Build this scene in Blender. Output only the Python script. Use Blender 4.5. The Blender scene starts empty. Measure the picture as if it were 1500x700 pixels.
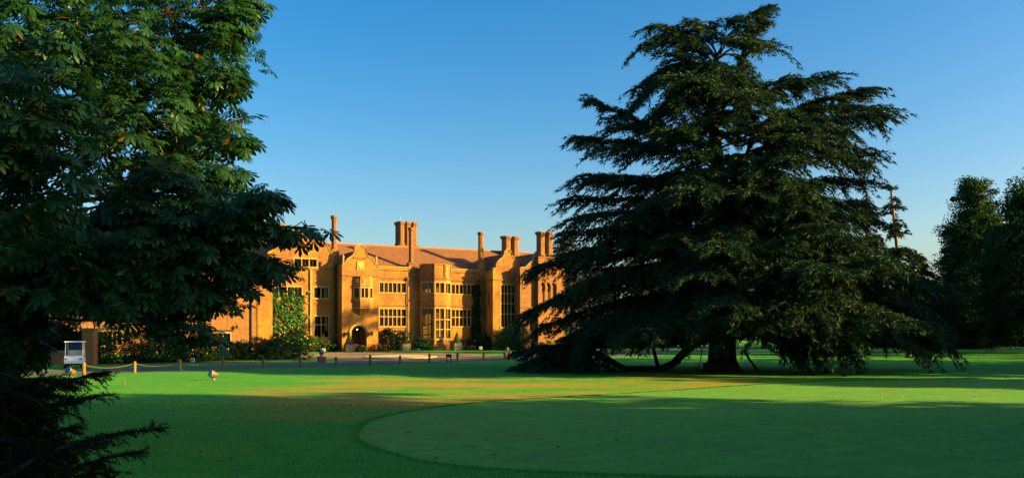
import bpy, math, random
import numpy as np
R = math.radians
rng = np.random.default_rng(7)
random.seed(7)
S = bpy.context.scene
COL = S.collection

# ------------------------------------------------------------------ camera, sky, sun, exposure
CAM_H, F_PX, HOR = 2.3, 1250.0, 484.0
cd = bpy.data.cameras.new('camera'); cam = bpy.data.objects.new('camera', cd); COL.objects.link(cam)
cam.location = (0, 0, CAM_H); cam.rotation_euler = (R(90), 0, 0)
cd.lens = 30.0; cd.sensor_width = 36.0; cd.shift_y = 134/1500; cd.clip_end = 3000; cd.clip_start = .1
S.camera = cam
SUN_AZ = R(78)       # from the direction behind the camera towards the right
SUN_EL = R(15)
sdir = np.array([math.sin(SUN_AZ)*math.cos(SUN_EL), -math.cos(SUN_AZ)*math.cos(SUN_EL), math.sin(SUN_EL)])
W = bpy.data.worlds.new('World'); S.world = W; W.use_nodes = True
nt = W.node_tree; bg = nt.nodes['Background']
sky = nt.nodes.new('ShaderNodeTexSky'); sky.sky_type = 'NISHITA'; sky.sun_disc = False
sky.sun_elevation = SUN_EL; sky.sun_rotation = math.atan2(sdir[0], sdir[1])
sky.altitude = 0; sky.air_density = 1.0; sky.dust_density = 2.3; sky.ozone_density = 2.2
hs = nt.nodes.new('ShaderNodeHueSaturation'); hs.inputs['Saturation'].default_value = 1.5
nt.links.new(sky.outputs[0], hs.inputs['Color']); nt.links.new(hs.outputs[0], bg.inputs[0]); bg.inputs[1].default_value = 0.057
sl = bpy.data.lights.new('sun', 'SUN'); sl.energy = 4.5; sl.angle = R(0.5); sl.color = (1.0, 0.69, 0.19)
so = bpy.data.objects.new('sun', sl); COL.objects.link(so); so.location = (60, -10, 40)
so.rotation_euler = (R(90)-SUN_EL, 0, math.atan2(sdir[0], -sdir[1]))
S.view_settings.view_transform = 'Standard'; S.view_settings.look = 'None'
S.view_settings.exposure = 2.12; S.view_settings.gamma = 1
S.cycles.max_bounces = 6; S.cycles.diffuse_bounces = 2; S.cycles.transparent_max_bounces = 8

# ------------------------------------------------------------------ helpers
def P(px, py, d):
    """Photograph pixel at depth d -> world point (used to read measurements off the photograph)."""
    return np.array([(px-750)/F_PX*d, d, CAM_H+(HOR-py)/F_PX*d])
def G(px, py):
    d = CAM_H*F_PX/(py-HOR); return ((px-750)/F_PX*d, d)

def link(name, me, m=None, parent=None, loc=None):
    o = bpy.data.objects.new(name, me); COL.objects.link(o)
    if m is not None: me.materials.append(m)
    if parent is not None: o.parent = parent
    if loc is not None: o.location = loc
    return o
def arr_mesh(name, V, Fs, smooth=False):
    """V (n,3); Fs list of index arrays (m,k)."""
    me = bpy.data.meshes.new(name); V = np.asarray(V, np.float32)
    me.vertices.add(len(V)); me.vertices.foreach_set('co', V.ravel())
    Fs = [np.asarray(f, np.int32) for f in Fs if len(f)]
    nl = sum(f.size for f in Fs); npoly = sum(len(f) for f in Fs)
    me.loops.add(nl); me.loops.foreach_set('vertex_index', np.concatenate([f.ravel() for f in Fs]))
    tot = np.concatenate([np.full(len(f), f.shape[1], np.int32) for f in Fs])
    st = np.concatenate([[0], np.cumsum(tot)[:-1]]).astype(np.int32)
    me.polygons.add(npoly); me.polygons.foreach_set('loop_start', st)
    if smooth: me.polygons.foreach_set('use_smooth', np.ones(npoly, bool))
    me.update(calc_edges=True); return me

class MB:
    def __init__(s): s.v = []; s.f = []
    def add(s, vs, fs):
        b = len(s.v); s.v += [tuple(map(float, v)) for v in vs]; s.f += [tuple(b+i for i in f) for f in fs]; return s
    def box(s, x0, x1, y0, y1, z0, z1):
        return s.add([(x0,y0,z0),(x1,y0,z0),(x1,y1,z0),(x0,y1,z0),(x0,y0,z1),(x1,y0,z1),(x1,y1,z1),(x0,y1,z1)],
                     [(3,2,1,0),(4,5,6,7),(0,1,5,4),(1,2,6,5),(2,3,7,6),(3,0,4,7)])
    def fbox(s, fr, a0, a1, b0, b1, d0, d1):
        """box in a frame: a along, b up, d outward"""
        vs = [fr(a,b,d) for d in (d1, d0) for a, b in ((a0,b0),(a1,b0),(a1,b1),(a0,b1))]
        return s.add(vs, [(0,1,2,3),(7,6,5,4),(4,5,1,0),(5,6,2,1),(6,7,3,2),(7,4,0,3)])
    def prism(s, fr, pts, d0, d1):
        """polygon (a,b) extruded from d0 to d1 (outward)"""
        n = len(pts); vs = [fr(a,b,d1) for a,b in pts]+[fr(a,b,d0) for a,b in pts]
        return s.add(vs, [tuple(range(n)), tuple(range(2*n-1, n-1, -1))]+[(i, n+i, n+(i+1)%n, (i+1)%n) for i in range(n)])
    def tube(s, pts, rad, n=6, cap=True):
        pts = [np.array(p, float) for p in pts]; b = len(s.v); m = len(pts)
        if not hasattr(rad, '__len__'): rad = [rad]*m
        up = np.array([0,0,1.])
        for i, p in enumerate(pts):
            t = pts[min(i+1,m-1)]-pts[max(i-1,0)]; t /= np.linalg.norm(t)+1e-9
            a = np.cross(t, up if abs(t[2]) < .95 else np.array([1.,0,0])); a /= np.linalg.norm(a); c = np.cross(t, a)
            for k in range(n):
                w = 2*math.pi*k/n; s.v.append(tuple(p+rad[i]*(math.cos(w)*a+math.sin(w)*c)))
        for i in range(m-1):
            for k in range(n):
                s.f.append((b+i*n+k, b+(i+1)*n+k, b+(i+1)*n+(k+1)%n, b+i*n+(k+1)%n))
        if cap: s.f += [tuple(b+k for k in range(n)), tuple(b+(m-1)*n+k for k in range(n-1,-1,-1))]
        return s
    def lathe(s, prof, n=12, c=(0,0,0), twist=0., star=0., lobes=0, ph=0.):
        """prof list of (r,z)"""
        b = len(s.v); m = len(prof)
        for i, (r, z) in enumerate(prof):
            for k in range(n):
                w = 2*math.pi*k/n+twist*i+ph
                rr = r*(1+star*math.cos(lobes*2*math.pi*k/n)) if lobes else r
                s.v.append((c[0]+rr*math.cos(w), c[1]+rr*math.sin(w), c[2]+z))
        for i in range(m-1):
            for k in range(n):
                s.f.append((b+i*n+k, b+i*n+(k+1)%n, b+(i+1)*n+(k+1)%n, b+(i+1)*n+k))
        s.f += [tuple(b+k for k in range(n-1,-1,-1)), tuple(b+(m-1)*n+k for k in range(n))]
        return s
    def build(s, name, m=None, parent=None, loc=None, smooth=False, bevel=0):
        me = bpy.data.meshes.new(name); me.from_pydata(s.v, [], s.f); me.update()
        if smooth: me.polygons.foreach_set('use_smooth', np.ones(len(me.polygons), bool))
        o = link(name, me, m, parent, loc)
        if bevel:
            md = o.modifiers.new('bevel', 'BEVEL'); md.width = bevel; md.segments = 2; md.limit_method = 'ANGLE'
        return o
def tag(o, label=None, cat=None, group=None, kind=None):
    if label: o['label'] = label
    if cat: o['category'] = cat
    if group: o['group'] = group
    if kind: o['kind'] = kind
    return o
def empty(name, loc=(0,0,0), rz=0, label=None, cat=None, group=None):
    o = bpy.data.objects.new(name, None); COL.objects.link(o); o.location = loc; o.rotation_euler = (0,0,rz)
    o.empty_display_size = .3
    return tag(o, label, cat, group)
def copy_thing(o, loc, rz=None):
    c = o.copy(); COL.objects.link(c); c.location = loc
    if rz is not None: c.rotation_euler = (0,0,rz)
    for ch in list(o.children):
        k = ch.copy(); COL.objects.link(k); k.parent = c
        for g in list(ch.children):
            q = g.copy(); COL.objects.link(q); q.parent = k
    return c

# ------------------------------------------------------------------ materials
class NT:
    def __init__(s, name):
        s.m = bpy.data.materials.new(name); s.m.use_nodes = True; s.t = s.m.node_tree
        s.b = s.t.nodes['Principled BSDF']; s.out = s.t.nodes['Material Output']
    def n(s, typ, **kw):
        x = s.t.nodes.new(typ)
        for k, v in kw.items():
            if k in x.inputs: x.inputs[k].default_value = v
            else: setattr(x, k, v)
        return x
    def l(s, a, b): s.t.links.new(a, b)
    def mix(s, fac, a, b, blend='MIX'):
        x = s.n('ShaderNodeMix', data_type='RGBA', blend_type=blend)
        for sock, v in ((x.inputs[0], fac), (x.inputs[6], a), (x.inputs[7], b)):
            if hasattr(v, 'links'): s.l(v, sock)
            elif isinstance(v, (int, float)): sock.default_value = v
            else: sock.default_value = (*v, 1)
        return x.outputs[2]
    def noise(s, vec, scale, detail=4, rough=.55):
        x = s.n('ShaderNodeTexNoise', Scale=scale, Detail=detail, Roughness=rough)
        if vec is not None: s.l(vec, x.inputs['Vector'])
        return x.outputs[0]
    def ramp(s, fac, lo, hi, a=0., b=1.):
        x = s.n('ShaderNodeMapRange'); x.inputs[1].default_value = lo; x.inputs[2].default_value = hi
        x.inputs[3].default_value = a; x.inputs[4].default_value = b; s.l(fac, x.inputs[0]); return x.outputs[0]
    def math(s, op, a, b=0.):
        x = s.n('ShaderNodeMath', operation=op)
        for i, v in enumerate((a, b)):
            if hasattr(v, 'links'): s.l(v, x.inputs[i])
            else: x.inputs[i].default_value = v
        return x.outputs[0]
    def bump(s, h, strength, dist=.02):
        x = s.n('ShaderNodeBump', Strength=strength, Distance=dist); s.l(h, x.inputs['Height']); s.l(x.outputs[0], s.b.inputs['Normal'])
    def coord(s, which='Object'): return s.n('ShaderNodeTexCoord').outputs[which]

def simple(name, col, rough=.7, var=.25, scale=3., metal=0., bump=0., bscale=30.):
    t = NT(name); co = t.coord()
    n = t.noise(co, scale)
    t.l(t.mix(t.ramp(n, .3, .7), tuple(c*(1-var) for c in col), tuple(min(1, c*(1+var)) for c in col)), t.b.inputs['Base Color'])
    t.b.inputs['Roughness'].default_value = rough; t.b.inputs['Metallic'].default_value = metal
    if bump: t.bump(t.noise(co, bscale), bump)
    return t.m
def brick(name, c1, c2, c3, diaper=False):
    t = NT(name); co = t.coord()
    sp = t.n('ShaderNodeSeparateXYZ'); t.l(co, sp.inputs[0])
    cb = t.n('ShaderNodeCombineXYZ'); t.l(t.math('SUBTRACT', sp.outputs[0], sp.outputs[1]), cb.inputs[0]); t.l(sp.outputs[2], cb.inputs[1])
    bt = t.n('ShaderNodeTexBrick'); t.l(cb.outputs[0], bt.inputs['Vector'])
    bt.inputs['Scale'].default_value = 1; bt.inputs['Brick Width'].default_value = .23; bt.inputs['Row Height'].default_value = .075
    bt.inputs['Mortar Size'].default_value = .007; bt.inputs['Bias'].default_value = -.1
    bt.inputs['Color1'].default_value = (*c1,1); bt.inputs['Color2'].default_value = (*c2,1); bt.inputs['Mortar'].default_value = (.24,.14,.045,1)
    big = t.noise(co, .55, 5, .6); mid = t.noise(co, 3.2, 4, .65)
    c = t.mix(t.ramp(big, .40, .62, 0, .8), bt.outputs[0], c3)
    c = t.mix(t.ramp(mid, .45, .72, 0, .65), c, tuple(x*.5 for x in c2))
    # rain-washed dark staining in vertical streaks below the parapets
    mp = t.n('ShaderNodeMapping'); mp.inputs['Scale'].default_value = (2.2,2.2,.12); t.l(co, mp.inputs[0])
    st = t.noise(mp.outputs[0], 1., 3, .6)
    c = t.mix(t.ramp(st, .55, .75, 0, .35), c, (.07,.035,.018))
    if diaper:
        a = t.math('PINGPONG', t.math('ADD', cb.outputs[0].node.inputs[0].links[0].from_socket, sp.outputs[2]), .55)
        b = t.math('PINGPONG', t.math('SUBTRACT', cb.outputs[0].node.inputs[0].links[0].from_socket, sp.outputs[2]), .55)
        mk = t.math('LESS_THAN', t.math('MINIMUM', a, b), .055)
        c = t.mix(t.math('MULTIPLY', t.math('MULTIPLY', mk, .3), t.math('LESS_THAN', sp.outputs[2], 8.2)), c, (.10,.05,.025))
    t.l(c, t.b.inputs['Base Color']); t.b.inputs['Roughness'].default_value = .9
    t.bump(t.math('ADD', bt.outputs[1], t.math('MULTIPLY', mid, -.8)), .35, .02)
    return t.m
def leaf_mat(name, c1, c2, trans=.3, rough=.55, spec=.3, odd=None, oddp=.96):
    t = NT(name); g = t.n('ShaderNodeNewGeometry'); r = g.outputs['Random Per Island']
    c = t.mix(r, c1, c2)
    n = t.noise(t.coord(), .45, 3)
    c = t.mix(t.ramp(n, .35, .7, 0, .6), c, tuple(x*.62 for x in c1))
    if odd is not None: c = t.mix(t.math('GREATER_THAN', t.math('FRACT', t.math('MULTIPLY', r, 37.7)), oddp), c, odd)
    t.l(c, t.b.inputs['Base Color']); t.b.inputs['Roughness'].default_value = rough
    t.b.inputs['Specular IOR Level'].default_value = spec
    tr = t.n('ShaderNodeBsdfTranslucent'); t.l(t.mix(.5, c, (c2[0]*1.6, c2[1]*1.5, c2[2]*.6)), tr.inputs[0])
    mx = t.n('ShaderNodeMixShader'); mx.inputs[0].default_value = trans
    t.l(t.b.outputs[0], mx.inputs[1]); t.l(tr.outputs[0], mx.inputs[2]); t.l(mx.outputs[0], t.out.inputs[0])
    return t.m

M = {}
M['brick'] = brick('house_brick', (.31,.098,.011), (.15,.040,.009), (.40,.185,.018), True)
M['brick_red'] = brick('wing_brick', (.24,.085,.024), (.17,.055,.02), (.27,.11,.03))
M['brick_dark'] = brick('chimney_brick', (.19,.07,.025), (.13,.05,.02), (.22,.09,.03))
M['stone'] = simple('dressing_stone', (.34,.20,.05), .85, .22, 2.5, bump=.2)
M['stone_grey'] = simple('grey_stone', (.13,.135,.11), .9, .3, 8, bump=.4)
M['wood'] = simple('bollard_timber', (.20,.105,.04), .85, .35, 12, bump=.3)
M['wood_pale'] = simple('planter_timber', (.20,.15,.085), .8, .25, 6)
M['black'] = simple('black_iron', (.012,.013,.013), .5, .2)
M['lead'] = simple('rainwater_iron', (.02,.018,.016), .6, .2)
M['rope'] = simple('hemp_rope', (.17,.11,.05), .95, .2, 40)
M['white'] = simple('white_paint', (.78,.80,.78), .4, .05)
M['cream'] = simple('cream_vinyl', (.62,.52,.30), .5, .1)
M['curtain'] = simple('pale_curtain', (.62,.55,.42), .9, .15, 4)
M['rubber'] = simple('tyre_rubber', (.015,.015,.016), .8, .2)
M['door'] = simple('oak_door', (.09,.04,.02), .6, .3, 6)
M['soil'] = simple('bare_soil', (.045,.03,.018), 1., .4, 3, bump=.6)
M['gilt'] = simple('gilded_stone', (.50,.33,.04), .5, .3, 9, bump=.5)
M['steel'] = simple('lamp_steel', (.16,.145,.12), .55, .15, 8, metal=.2)
M['lamp_brown'] = simple('weathered_bronze', (.12,.075,.035), .6, .3, 10)
M['lens'] = simple('lamp_glass', (.05,.07,.11), .08, .1)
M['dark_in'] = simple('room_dark', (.03,.025,.02), .95, .2)
t = NT('roof_tiles'); co = t.coord(); sp = t.n('ShaderNodeSeparateXYZ'); t.l(co, sp.inputs[0])
cb = t.n('ShaderNodeCombineXYZ'); t.l(t.math('SUBTRACT', sp.outputs[0], sp.outputs[1]), cb.inputs[0]); t.l(sp.outputs[2], cb.inputs[1])
bt = t.n('ShaderNodeTexBrick'); t.l(cb.outputs[0], bt.inputs['Vector']); bt.inputs['Scale'].default_value = 1
bt.inputs['Brick Width'].default_value = .22; bt.inputs['Row Height'].default_value = .11; bt.inputs['Mortar Size'].default_value = .008
bt.inputs['Color1'].default_value = (.25,.085,.022,1); bt.inputs['Color2'].default_value = (.16,.053,.016,1); bt.inputs['Mortar'].default_value = (.06,.03,.02,1)
c = t.mix(t.ramp(t.noise(co, .8, 5, .65), .4, .7, 0, .7), bt.outputs[0], (.19,.08,.025))
c = t.mix(t.ramp(t.noise(co, 2.5, 4, .7), .55, .75, 0, .5), c, (.055,.04,.022))
t.l(c, t.b.inputs['Base Color']); t.b.inputs['Roughness'].default_value = .9; t.bump(t.math('ADD', bt.outputs[1], t.noise(co, 5)), .4, .03)
M['tile'] = t.m
M['ridge'] = simple('ridge_tiles', (.30,.11,.03), .85, .3, 3)
# window glass: mostly clear with a sky reflection
t = NT('window_glass'); gl = t.n('ShaderNodeBsdfGlossy'); gl.inputs['Roughness'].default_value = .05; gl.inputs[0].default_value = (.9,.95,1,1)
tp = t.n('ShaderNodeBsdfTransparent'); tp.inputs[0].default_value = (.62,.66,.64,1); fz = t.n('ShaderNodeFresnel', IOR=1.5)
mx = t.n('ShaderNodeMixShader'); t.l(fz.outputs[0], mx.inputs[0]); t.l(tp.outputs[0], mx.inputs[1]); t.l(gl.outputs[0], mx.inputs[2]); t.l(mx.outputs[0], t.out.inputs[0])
M['glass'] = t.m
t = NT('lit_lamp'); t.b.inputs['Emission Color'].default_value = (1,.8,.45,1); t.b.inputs['Emission Strength'].default_value = 9
M['lamp'] = t.m

def grass_material(name, ga, gb, dry, fine=1.):
    t = NT(name); g = t.n('ShaderNodeNewGeometry'); co = g.outputs['Position']
    sp = t.n('ShaderNodeSeparateXYZ'); t.l(co, sp.inputs[0])
    n1 = t.noise(co, .22, 6, .6); n2 = t.noise(co, 1.6, 7, .72); n3 = t.noise(co, 24, 4, .75)
    c = t.mix(t.ramp(n1, .35, .65), ga, gb)
    c = t.mix(t.ramp(n2, .44, .66, 0, .66 if dry else .5), c, tuple(x*.42 for x in ga))
    c = t.mix(t.ramp(n3, .52, .70, 0, .8*fine), c, (gb[0]*2.0, gb[1]*1.5, gb[2]*1.2))
    c = t.mix(t.ramp(n3, .48, .32, 0, .75*fine), c, tuple(x*.35 for x in ga))
    if not dry:
        # mower passes and foot-worn, slightly yellowed turf
        wv = t.n('ShaderNodeTexWave', Scale=.42, Distortion=1.2, Detail=2.); mp = t.n('ShaderNodeMapping'); mp.inputs['Rotation'].default_value = (0,0,.9); t.l(co, mp.inputs[0]); t.l(mp.outputs[0], wv.inputs['Vector'])
        c = t.mix(t.ramp(wv.outputs[1], .35, .65, 0, .22), c, tuple(x*.72 for x in ga))
        c = t.mix(t.ramp(t.noise(co, .5, 7, .7), .48, .70, 0, .6), c, (.15,.20,.045))
        c = t.mix(t.ramp(t.noise(co, 5, 5, .75), .5, .68, 0, .5), c, tuple(x*.4 for x in ga))
    if dry:
        # parched grass: patches in the open middle of the lawn
        mp = t.n('ShaderNodeMapping'); mp.inputs['Scale'].default_value = (.10,.22,1); mp.inputs['Location'].default_value = (3.1,1.3,0); t.l(co, mp.inputs[0])
        d = t.noise(mp.outputs[0], 1., 8, .68)
        zone = t.math('MULTIPLY', t.ramp(sp.outputs[1], 18.5, 25), t.ramp(sp.outputs[1], 46, 39))
        zone = t.math('MULTIPLY', zone, t.math('MULTIPLY', t.ramp(sp.outputs[0], -13, -7), t.ramp(sp.outputs[0], 22, 9)))
        dd = t.ramp(t.math('ADD', d, t.math('MULTIPLY', zone, .17)), .60, .73, 0, .95)
        dd = t.math('MULTIPLY', dd, t.ramp(n2, .25, .6, .55, 1.))
        dc = t.mix(t.ramp(n3, .3, .7), (.30,.14,.025), (.46,.25,.045))
        c = t.mix(dd, c, dc)
    t.l(c, t.b.inputs['Base Color']); t.b.inputs['Roughness'].default_value = .9; t.b.inputs['Specular IOR Level'].default_value = .15
    bh = t.math('ADD', t.noise(co, 60, 2, .6), t.math('MULTIPLY', t.noise(co, 9, 4, .7), 1.2))
    t.bump(bh, .8, .05)
    return t.m
M['lawn'] = grass_material('lawn_grass', (.058,.30,.032), (.090,.34,.026), True)
M['green'] = grass_material('green_turf', (.115,.35,.048), (.14,.37,.042), False, .42)
t = NT('grass_blades'); g = t.n('ShaderNodeNewGeometry')
c = t.mix(g.outputs['Random Per Island'], (.028,.18,.03), (.07,.30,.038)); t.l(c, t.b.inputs['Base Color'])
t.b.inputs['Roughness'].default_value = .7; t.b.inputs['Specular IOR Level'].default_value = .1
M['blade'] = t.m
t = NT('asphalt'); co = t.n('ShaderNodeNewGeometry').outputs['Position']
c = t.mix(t.ramp(t.noise(co, .5, 5, .6), .35, .7), (.062,.047,.030), (.090,.068,.044)); c = t.mix(t.ramp(t.noise(co, 40, 2), .5, .8, 0, .5), c, (.14,.115,.085))
t.l(c, t.b.inputs['Base Color']); t.b.inputs['Roughness'].default_value = .9; t.bump(t.noise(co, 50, 2), .3, .01); M['asphalt'] = t.m
t = NT('gravel'); co = t.n('ShaderNodeNewGeometry').outputs['Position']
c = t.mix(t.ramp(t.noise(co, .4, 5, .6), .35, .7), (.19,.115,.055), (.26,.16,.08)); c = t.mix(t.ramp(t.noise(co, 25, 3), .45, .8, 0, .6), c, (.11,.07,.045))
t.l(c, t.b.inputs['Base Color']); t.b.inputs['Roughness'].default_value = .95; t.bump(t.noise(co, 40, 3), .5, .02); M['gravel'] = t.m
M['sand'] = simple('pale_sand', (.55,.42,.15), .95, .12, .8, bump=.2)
M['bark'] = simple('cedar_bark', (.034,.020,.012), .95, .45, 4, bump=.9, bscale=7)
M['bark_grey'] = simple('grey_bark', (.04,.028,.018), .95, .4, 5, bump=.8, bscale=9)
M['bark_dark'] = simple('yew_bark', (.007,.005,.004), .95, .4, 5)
M['bark_lit'] = simple('stripped_trunk', (.17,.09,.045), .9, .35, 3, bump=.7, bscale=8)
M['cedar'] = leaf_mat('cedar_needles', (.009,.033,.014), (.024,.060,.019), .1, .65, .12)
M['conifer'] = leaf_mat('conifer_needles', (.012,.026,.012), (.026,.044,.016), .1, .65, .12)
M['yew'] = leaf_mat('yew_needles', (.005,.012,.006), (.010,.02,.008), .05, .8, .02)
M['chestnut'] = leaf_mat('chestnut_leaves', (.007,.039,.012), (.023,.088,.016), .30, .45, .35, (.16,.07,.012), .992)
M['broad'] = leaf_mat('broadleaf', (.010,.040,.010), (.028,.078,.014), .2, .65, .1)
M['beech'] = leaf_mat('copper_beech_leaves', (.012,.011,.010), (.026,.018,.014), .12)
M['shrub'] = leaf_mat('shrub_leaves', (.007,.030,.010), (.017,.052,.013), .12, .65, .1)
M['ivy'] = leaf_mat('ivy_leaves', (.018,.07,.009), (.048,.125,.014), .15)
M['clipped'] = leaf_mat('clipped_leaves', (.007,.045,.012), (.016,.085,.018), .1, .65, .1)
M['topiary'] = leaf_mat('box_leaves', (.028,.055,.014), (.07,.10,.025), .15)
M['yellow'] = leaf_mat('yellow_petals', (.62,.42,.03), (.75,.60,.08), .2)
M['redfl'] = leaf_mat('red_petals', (.45,.03,.05), (.65,.10,.16), .2)
M['whitefl'] = leaf_mat('white_petals', (.7,.68,.5), (.8,.8,.7), .2)
M['orangefl'] = leaf_mat('orange_petals', (.65,.22,.03), (.7,.35,.05), .2)
M['purplepl'] = leaf_mat('purple_leaves', (.07,.02,.03), (.16,.04,.05), .2)

# ------------------------------------------------------------------ foliage builders (numpy)
def unit(v): return v/(np.linalg.norm(v, axis=-1, keepdims=True)+1e-9)
def leaves(pos, nrm, size, aspect=.55, jit=.9):
    """folded diamond leaves: pos (n,3), facing nrm"""
    n = len(pos); nrm = unit(nrm+rng.normal(0, jit, (n,3))); d = unit(np.cross(nrm, rng.normal(0,1,(n,3))))
    w = np.cross(nrm, d); L = (size*rng.uniform(.65,1.3,n))[:,None]
    V = np.stack([pos-d*L*.5, pos+w*L*aspect*.5-nrm*L*.06, pos+d*L*.5, pos-w*L*aspect*.5-nrm*L*.06], 1).reshape(-1,3)
    i = np.arange(n)[:,None]*4
    return V, np.concatenate([i+[[0,1,2]], i+[[0,2,3]]])
def ell_points(c, r, n, shell=.75, lump=.18, cut=None):
    u = unit(rng.normal(0,1,(n,3)))
    k = rng.normal(0,1,(5,3)); ph = rng.uniform(0,6.28,5)
    bump = 1+lump*np.sin(u@(k.T*3)+ph).mean(1)*1.8
    rad = (rng.uniform(shell**3,1,n)**(1/3))*bump
    p = np.array(c)+u*rad[:,None]*np.array(r)
    if cut is not None:
        m = p[:,2] > cut; p, u = p[m], u[m]
    return p, u
def join(parts):
    V, Fs, b = [], [], 0
    for v, f in parts: V.append(v); Fs.append(f+b); b += len(v)
    return np.concatenate(V), [np.concatenate(Fs)]
def clump_cloud(ells, nclump, per, cr, size, shell=.55, cut=.05, aspect=.55):
    """leaf clumps spread through the volume of ellipsoids [(c, r)]"""
    vol = np.array([np.prod(r)**.67 for c, r in ells]); vol /= vol.sum(); out = []
    for (c, r), w in zip(ells, vol):
        cc, cu = ell_points(c, r, max(3, int(nclump*w)), shell, .3)
        for q, uu in zip(cc, cu):
            s = cr*rng.uniform(.55,1.35); p, u = ell_points(q, (s, s, s*.62), int(per*rng.uniform(.6,1.3)), .35, .3)
            m = p[:,2] > cut
            out.append(leaves(p[m], u[m]*.7+uu*.5+[0,0,.5], size, aspect))
    return join(out)
def needles(B, D, L, Wd):
    n = len(B); D = unit(D); w = unit(np.cross(D, rng.normal(0,1,(n,3))))
    V = np.stack([B-w*Wd[:,None]*.5, B+w*Wd[:,None]*.5, B+D*L[:,None]], 1).reshape(-1,3)
    return V, np.arange(n)[:,None]*3+[[0,1,2]]
def curve(p0, p1, sag, n=8, rise=0.):
    t = np.linspace(0,1,n)[:,None]; p0 = np.array(p0, float); p1 = np.array(p1, float)
    q = p0+(p1-p0)*t; q[:,2] += (rise*np.sin(t[:,0]*math.pi)-sag*0)
    return q
def spray_limb(path, blen, dens, nl, nw, out, wood, droop=.25, start=.25, thick=.12, wr=.03):
    """a flat plate of branchlets along a limb, each fringed with needle tufts"""
    path = np.asarray(path); seg = np.linalg.norm(np.diff(path, axis=0), axis=1); cum = np.concatenate([[0], np.cumsum(seg)]); L = cum[-1]
    nb = max(4, int(L*(1-start)*dens*2)); ts = np.sort(rng.uniform(start, 1, nb))
    for j, t_ in enumerate(ts):
        s_ = t_*L; b = np.array([np.interp(s_, cum, path[:,k]) for k in range(3)])
        b2 = np.array([np.interp(min(L, s_+.2*L+.05), cum, path[:,k]) for k in range(3)])
        tg = unit((b2-b) if np.linalg.norm(b2-b) > 1e-3 else path[-1]-path[-2])
        side = unit(np.cross(tg, [0,0,1.]))*(1 if j % 2 else -1)
        ang = rng.uniform(.5,1.15)
        d = tg*math.cos(ang)+side*math.sin(ang); d[2] += rng.normal(0,.12)+.08; d = unit(d)
        bl = blen*(.35+.85*math.sin(math.pi*min(1,(t_-start)/(1-start)*.56+.22)))*rng.uniform(.55,1.25)
        m = max(3, int(bl/ (nl*.2))); u = np.linspace(.05,1,m)
        pts = b+d*(u*bl)[:,None]; pts[:,2] -= droop*bl*u**2; pts += rng.normal(0, thick*.35, (m,3))*[1,1,.6]
        dd = np.tile(d, (m,1)); dd[:,2] -= 2*droop*u
        sd = unit(np.cross(d, [0,0,1.]))
        for sg in (-1, 1, 0):
            a = rng.uniform(.45,1.0,m)
            D = dd*np.cos(a)[:,None]+sd*(np.sin(a)*sg)[:,None]+rng.normal(0,.22,(m,3)); D[:,2] -= rng.uniform(-.15,.45,m)
            out.append(needles(pts, D, nl*rng.uniform(.55,1.25,m), nw*rng.uniform(.7,1.4,m)))
        if wood is not None and wr > 0: wood.tube([b, b+d*bl*.5-[0,0,droop*bl*.25], b+d*bl-[0,0,droop*bl]], [wr, wr*.6, wr*.2], 3, False)

def bush(name, c, r, n, size, m, label, cat='shrub', group=None, flowers=None, shell=.6, lump=.25, cut=.02, aspect=.6, stem=True):
    root = empty(name, (c[0], c[1], 0), 0, label, cat, group)
    cz = c[2] if len(c) > 2 else r[2]*.8
    nc = max(8, int(n/45)); V, Fs = clump_cloud([((0,0,cz), r)], nc, 45, min(r)*.38, size, shell, cut, aspect)
    p, u = ell_points((0,0,cz), r, int(n*.5), .7, lump); k = p[:,2] > cut
    V2, F2 = leaves(p[k], u[k], size, aspect); V, Fs = join([(V, Fs[0]), (V2, F2)])
    link('foliage', arr_mesh('foliage', V, Fs), m, root)
    if stem:
        b = MB()
        for i in range(5):
            a = rng.uniform(0,6.28); b.tube([(0.05*math.cos(a),.05*math.sin(a),0),(r[0]*.35*math.cos(a), r[1]*.35*math.sin(a), cz)], [.025,.01], 4)
        b.build('stem', M['bark_grey'], root)
    if flowers:
        fm, fn, fs = flowers; p, u = ell_points((0,0,cz), np.array(r)*1.05, fn, .92, lump); k = (p[:,2] > cz*.5) & (u[:,1] < .4)
        V, Fq = leaves(p[k], u[k], fs, .95, .5); V2, F2 = leaves(p[k], u[k], fs, .95, .5)
        V, Fs = join([(V, Fq), (V2, F2)]); link('flower', arr_mesh('flower', V, Fs), fm, root)
    return root

# ------------------------------------------------------------------ ground, green, roads
def ground_sheet(name, pts, z, m, kind='structure'):
    me = bpy.data.meshes.new(name); me.from_pydata([(x,y,z) for x,y in pts], [], [tuple(range(len(pts)))]); me.update()
    if me.polygons[0].normal.z < 0: me.flip_normals()
    return tag(link(name, me, m), kind=kind)
ground_sheet('lawn', [(-900,-300),(900,-300),(900,1600),(-900,1600)], 0, M['lawn'])
def catmull(pts, k=6, closed=True):
    pts = [np.array(p, float) for p in pts]; n = len(pts); o = []
    for i in range(n if closed else n-1):
        a, b, c, d = (pts[(i+j-1) % n] if closed else pts[min(max(i+j-1,0),n-1)] for j in range(4))
        for q in range(k):
            t = q/k; o.append(.5*((2*b)+(-a+c)*t+(2*a-5*b+4*c-d)*t*t+(-a+3*b-3*c+d)*t**3))
    return np.array(o)
edge = [G(*q) for q in ((527,635),(545,617),(600,603),(700,590),(800,583),(900,577.5),(1000,571),(1100,564),(1200,559),(1350,555.5),(1500,553))]
edge += [(31,40.5),(36,35),(36,27),(29,19.5),(19,14.6),(9.5,12.9)]
edge += [G(*q) for q in ((1300,702),(1000,697),(800,690),(700,684),(620,674),(560,658),(533,646))]
GE = catmull(edge, 8)
ground_sheet('putting_green', GE, .004, M['green'])
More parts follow.
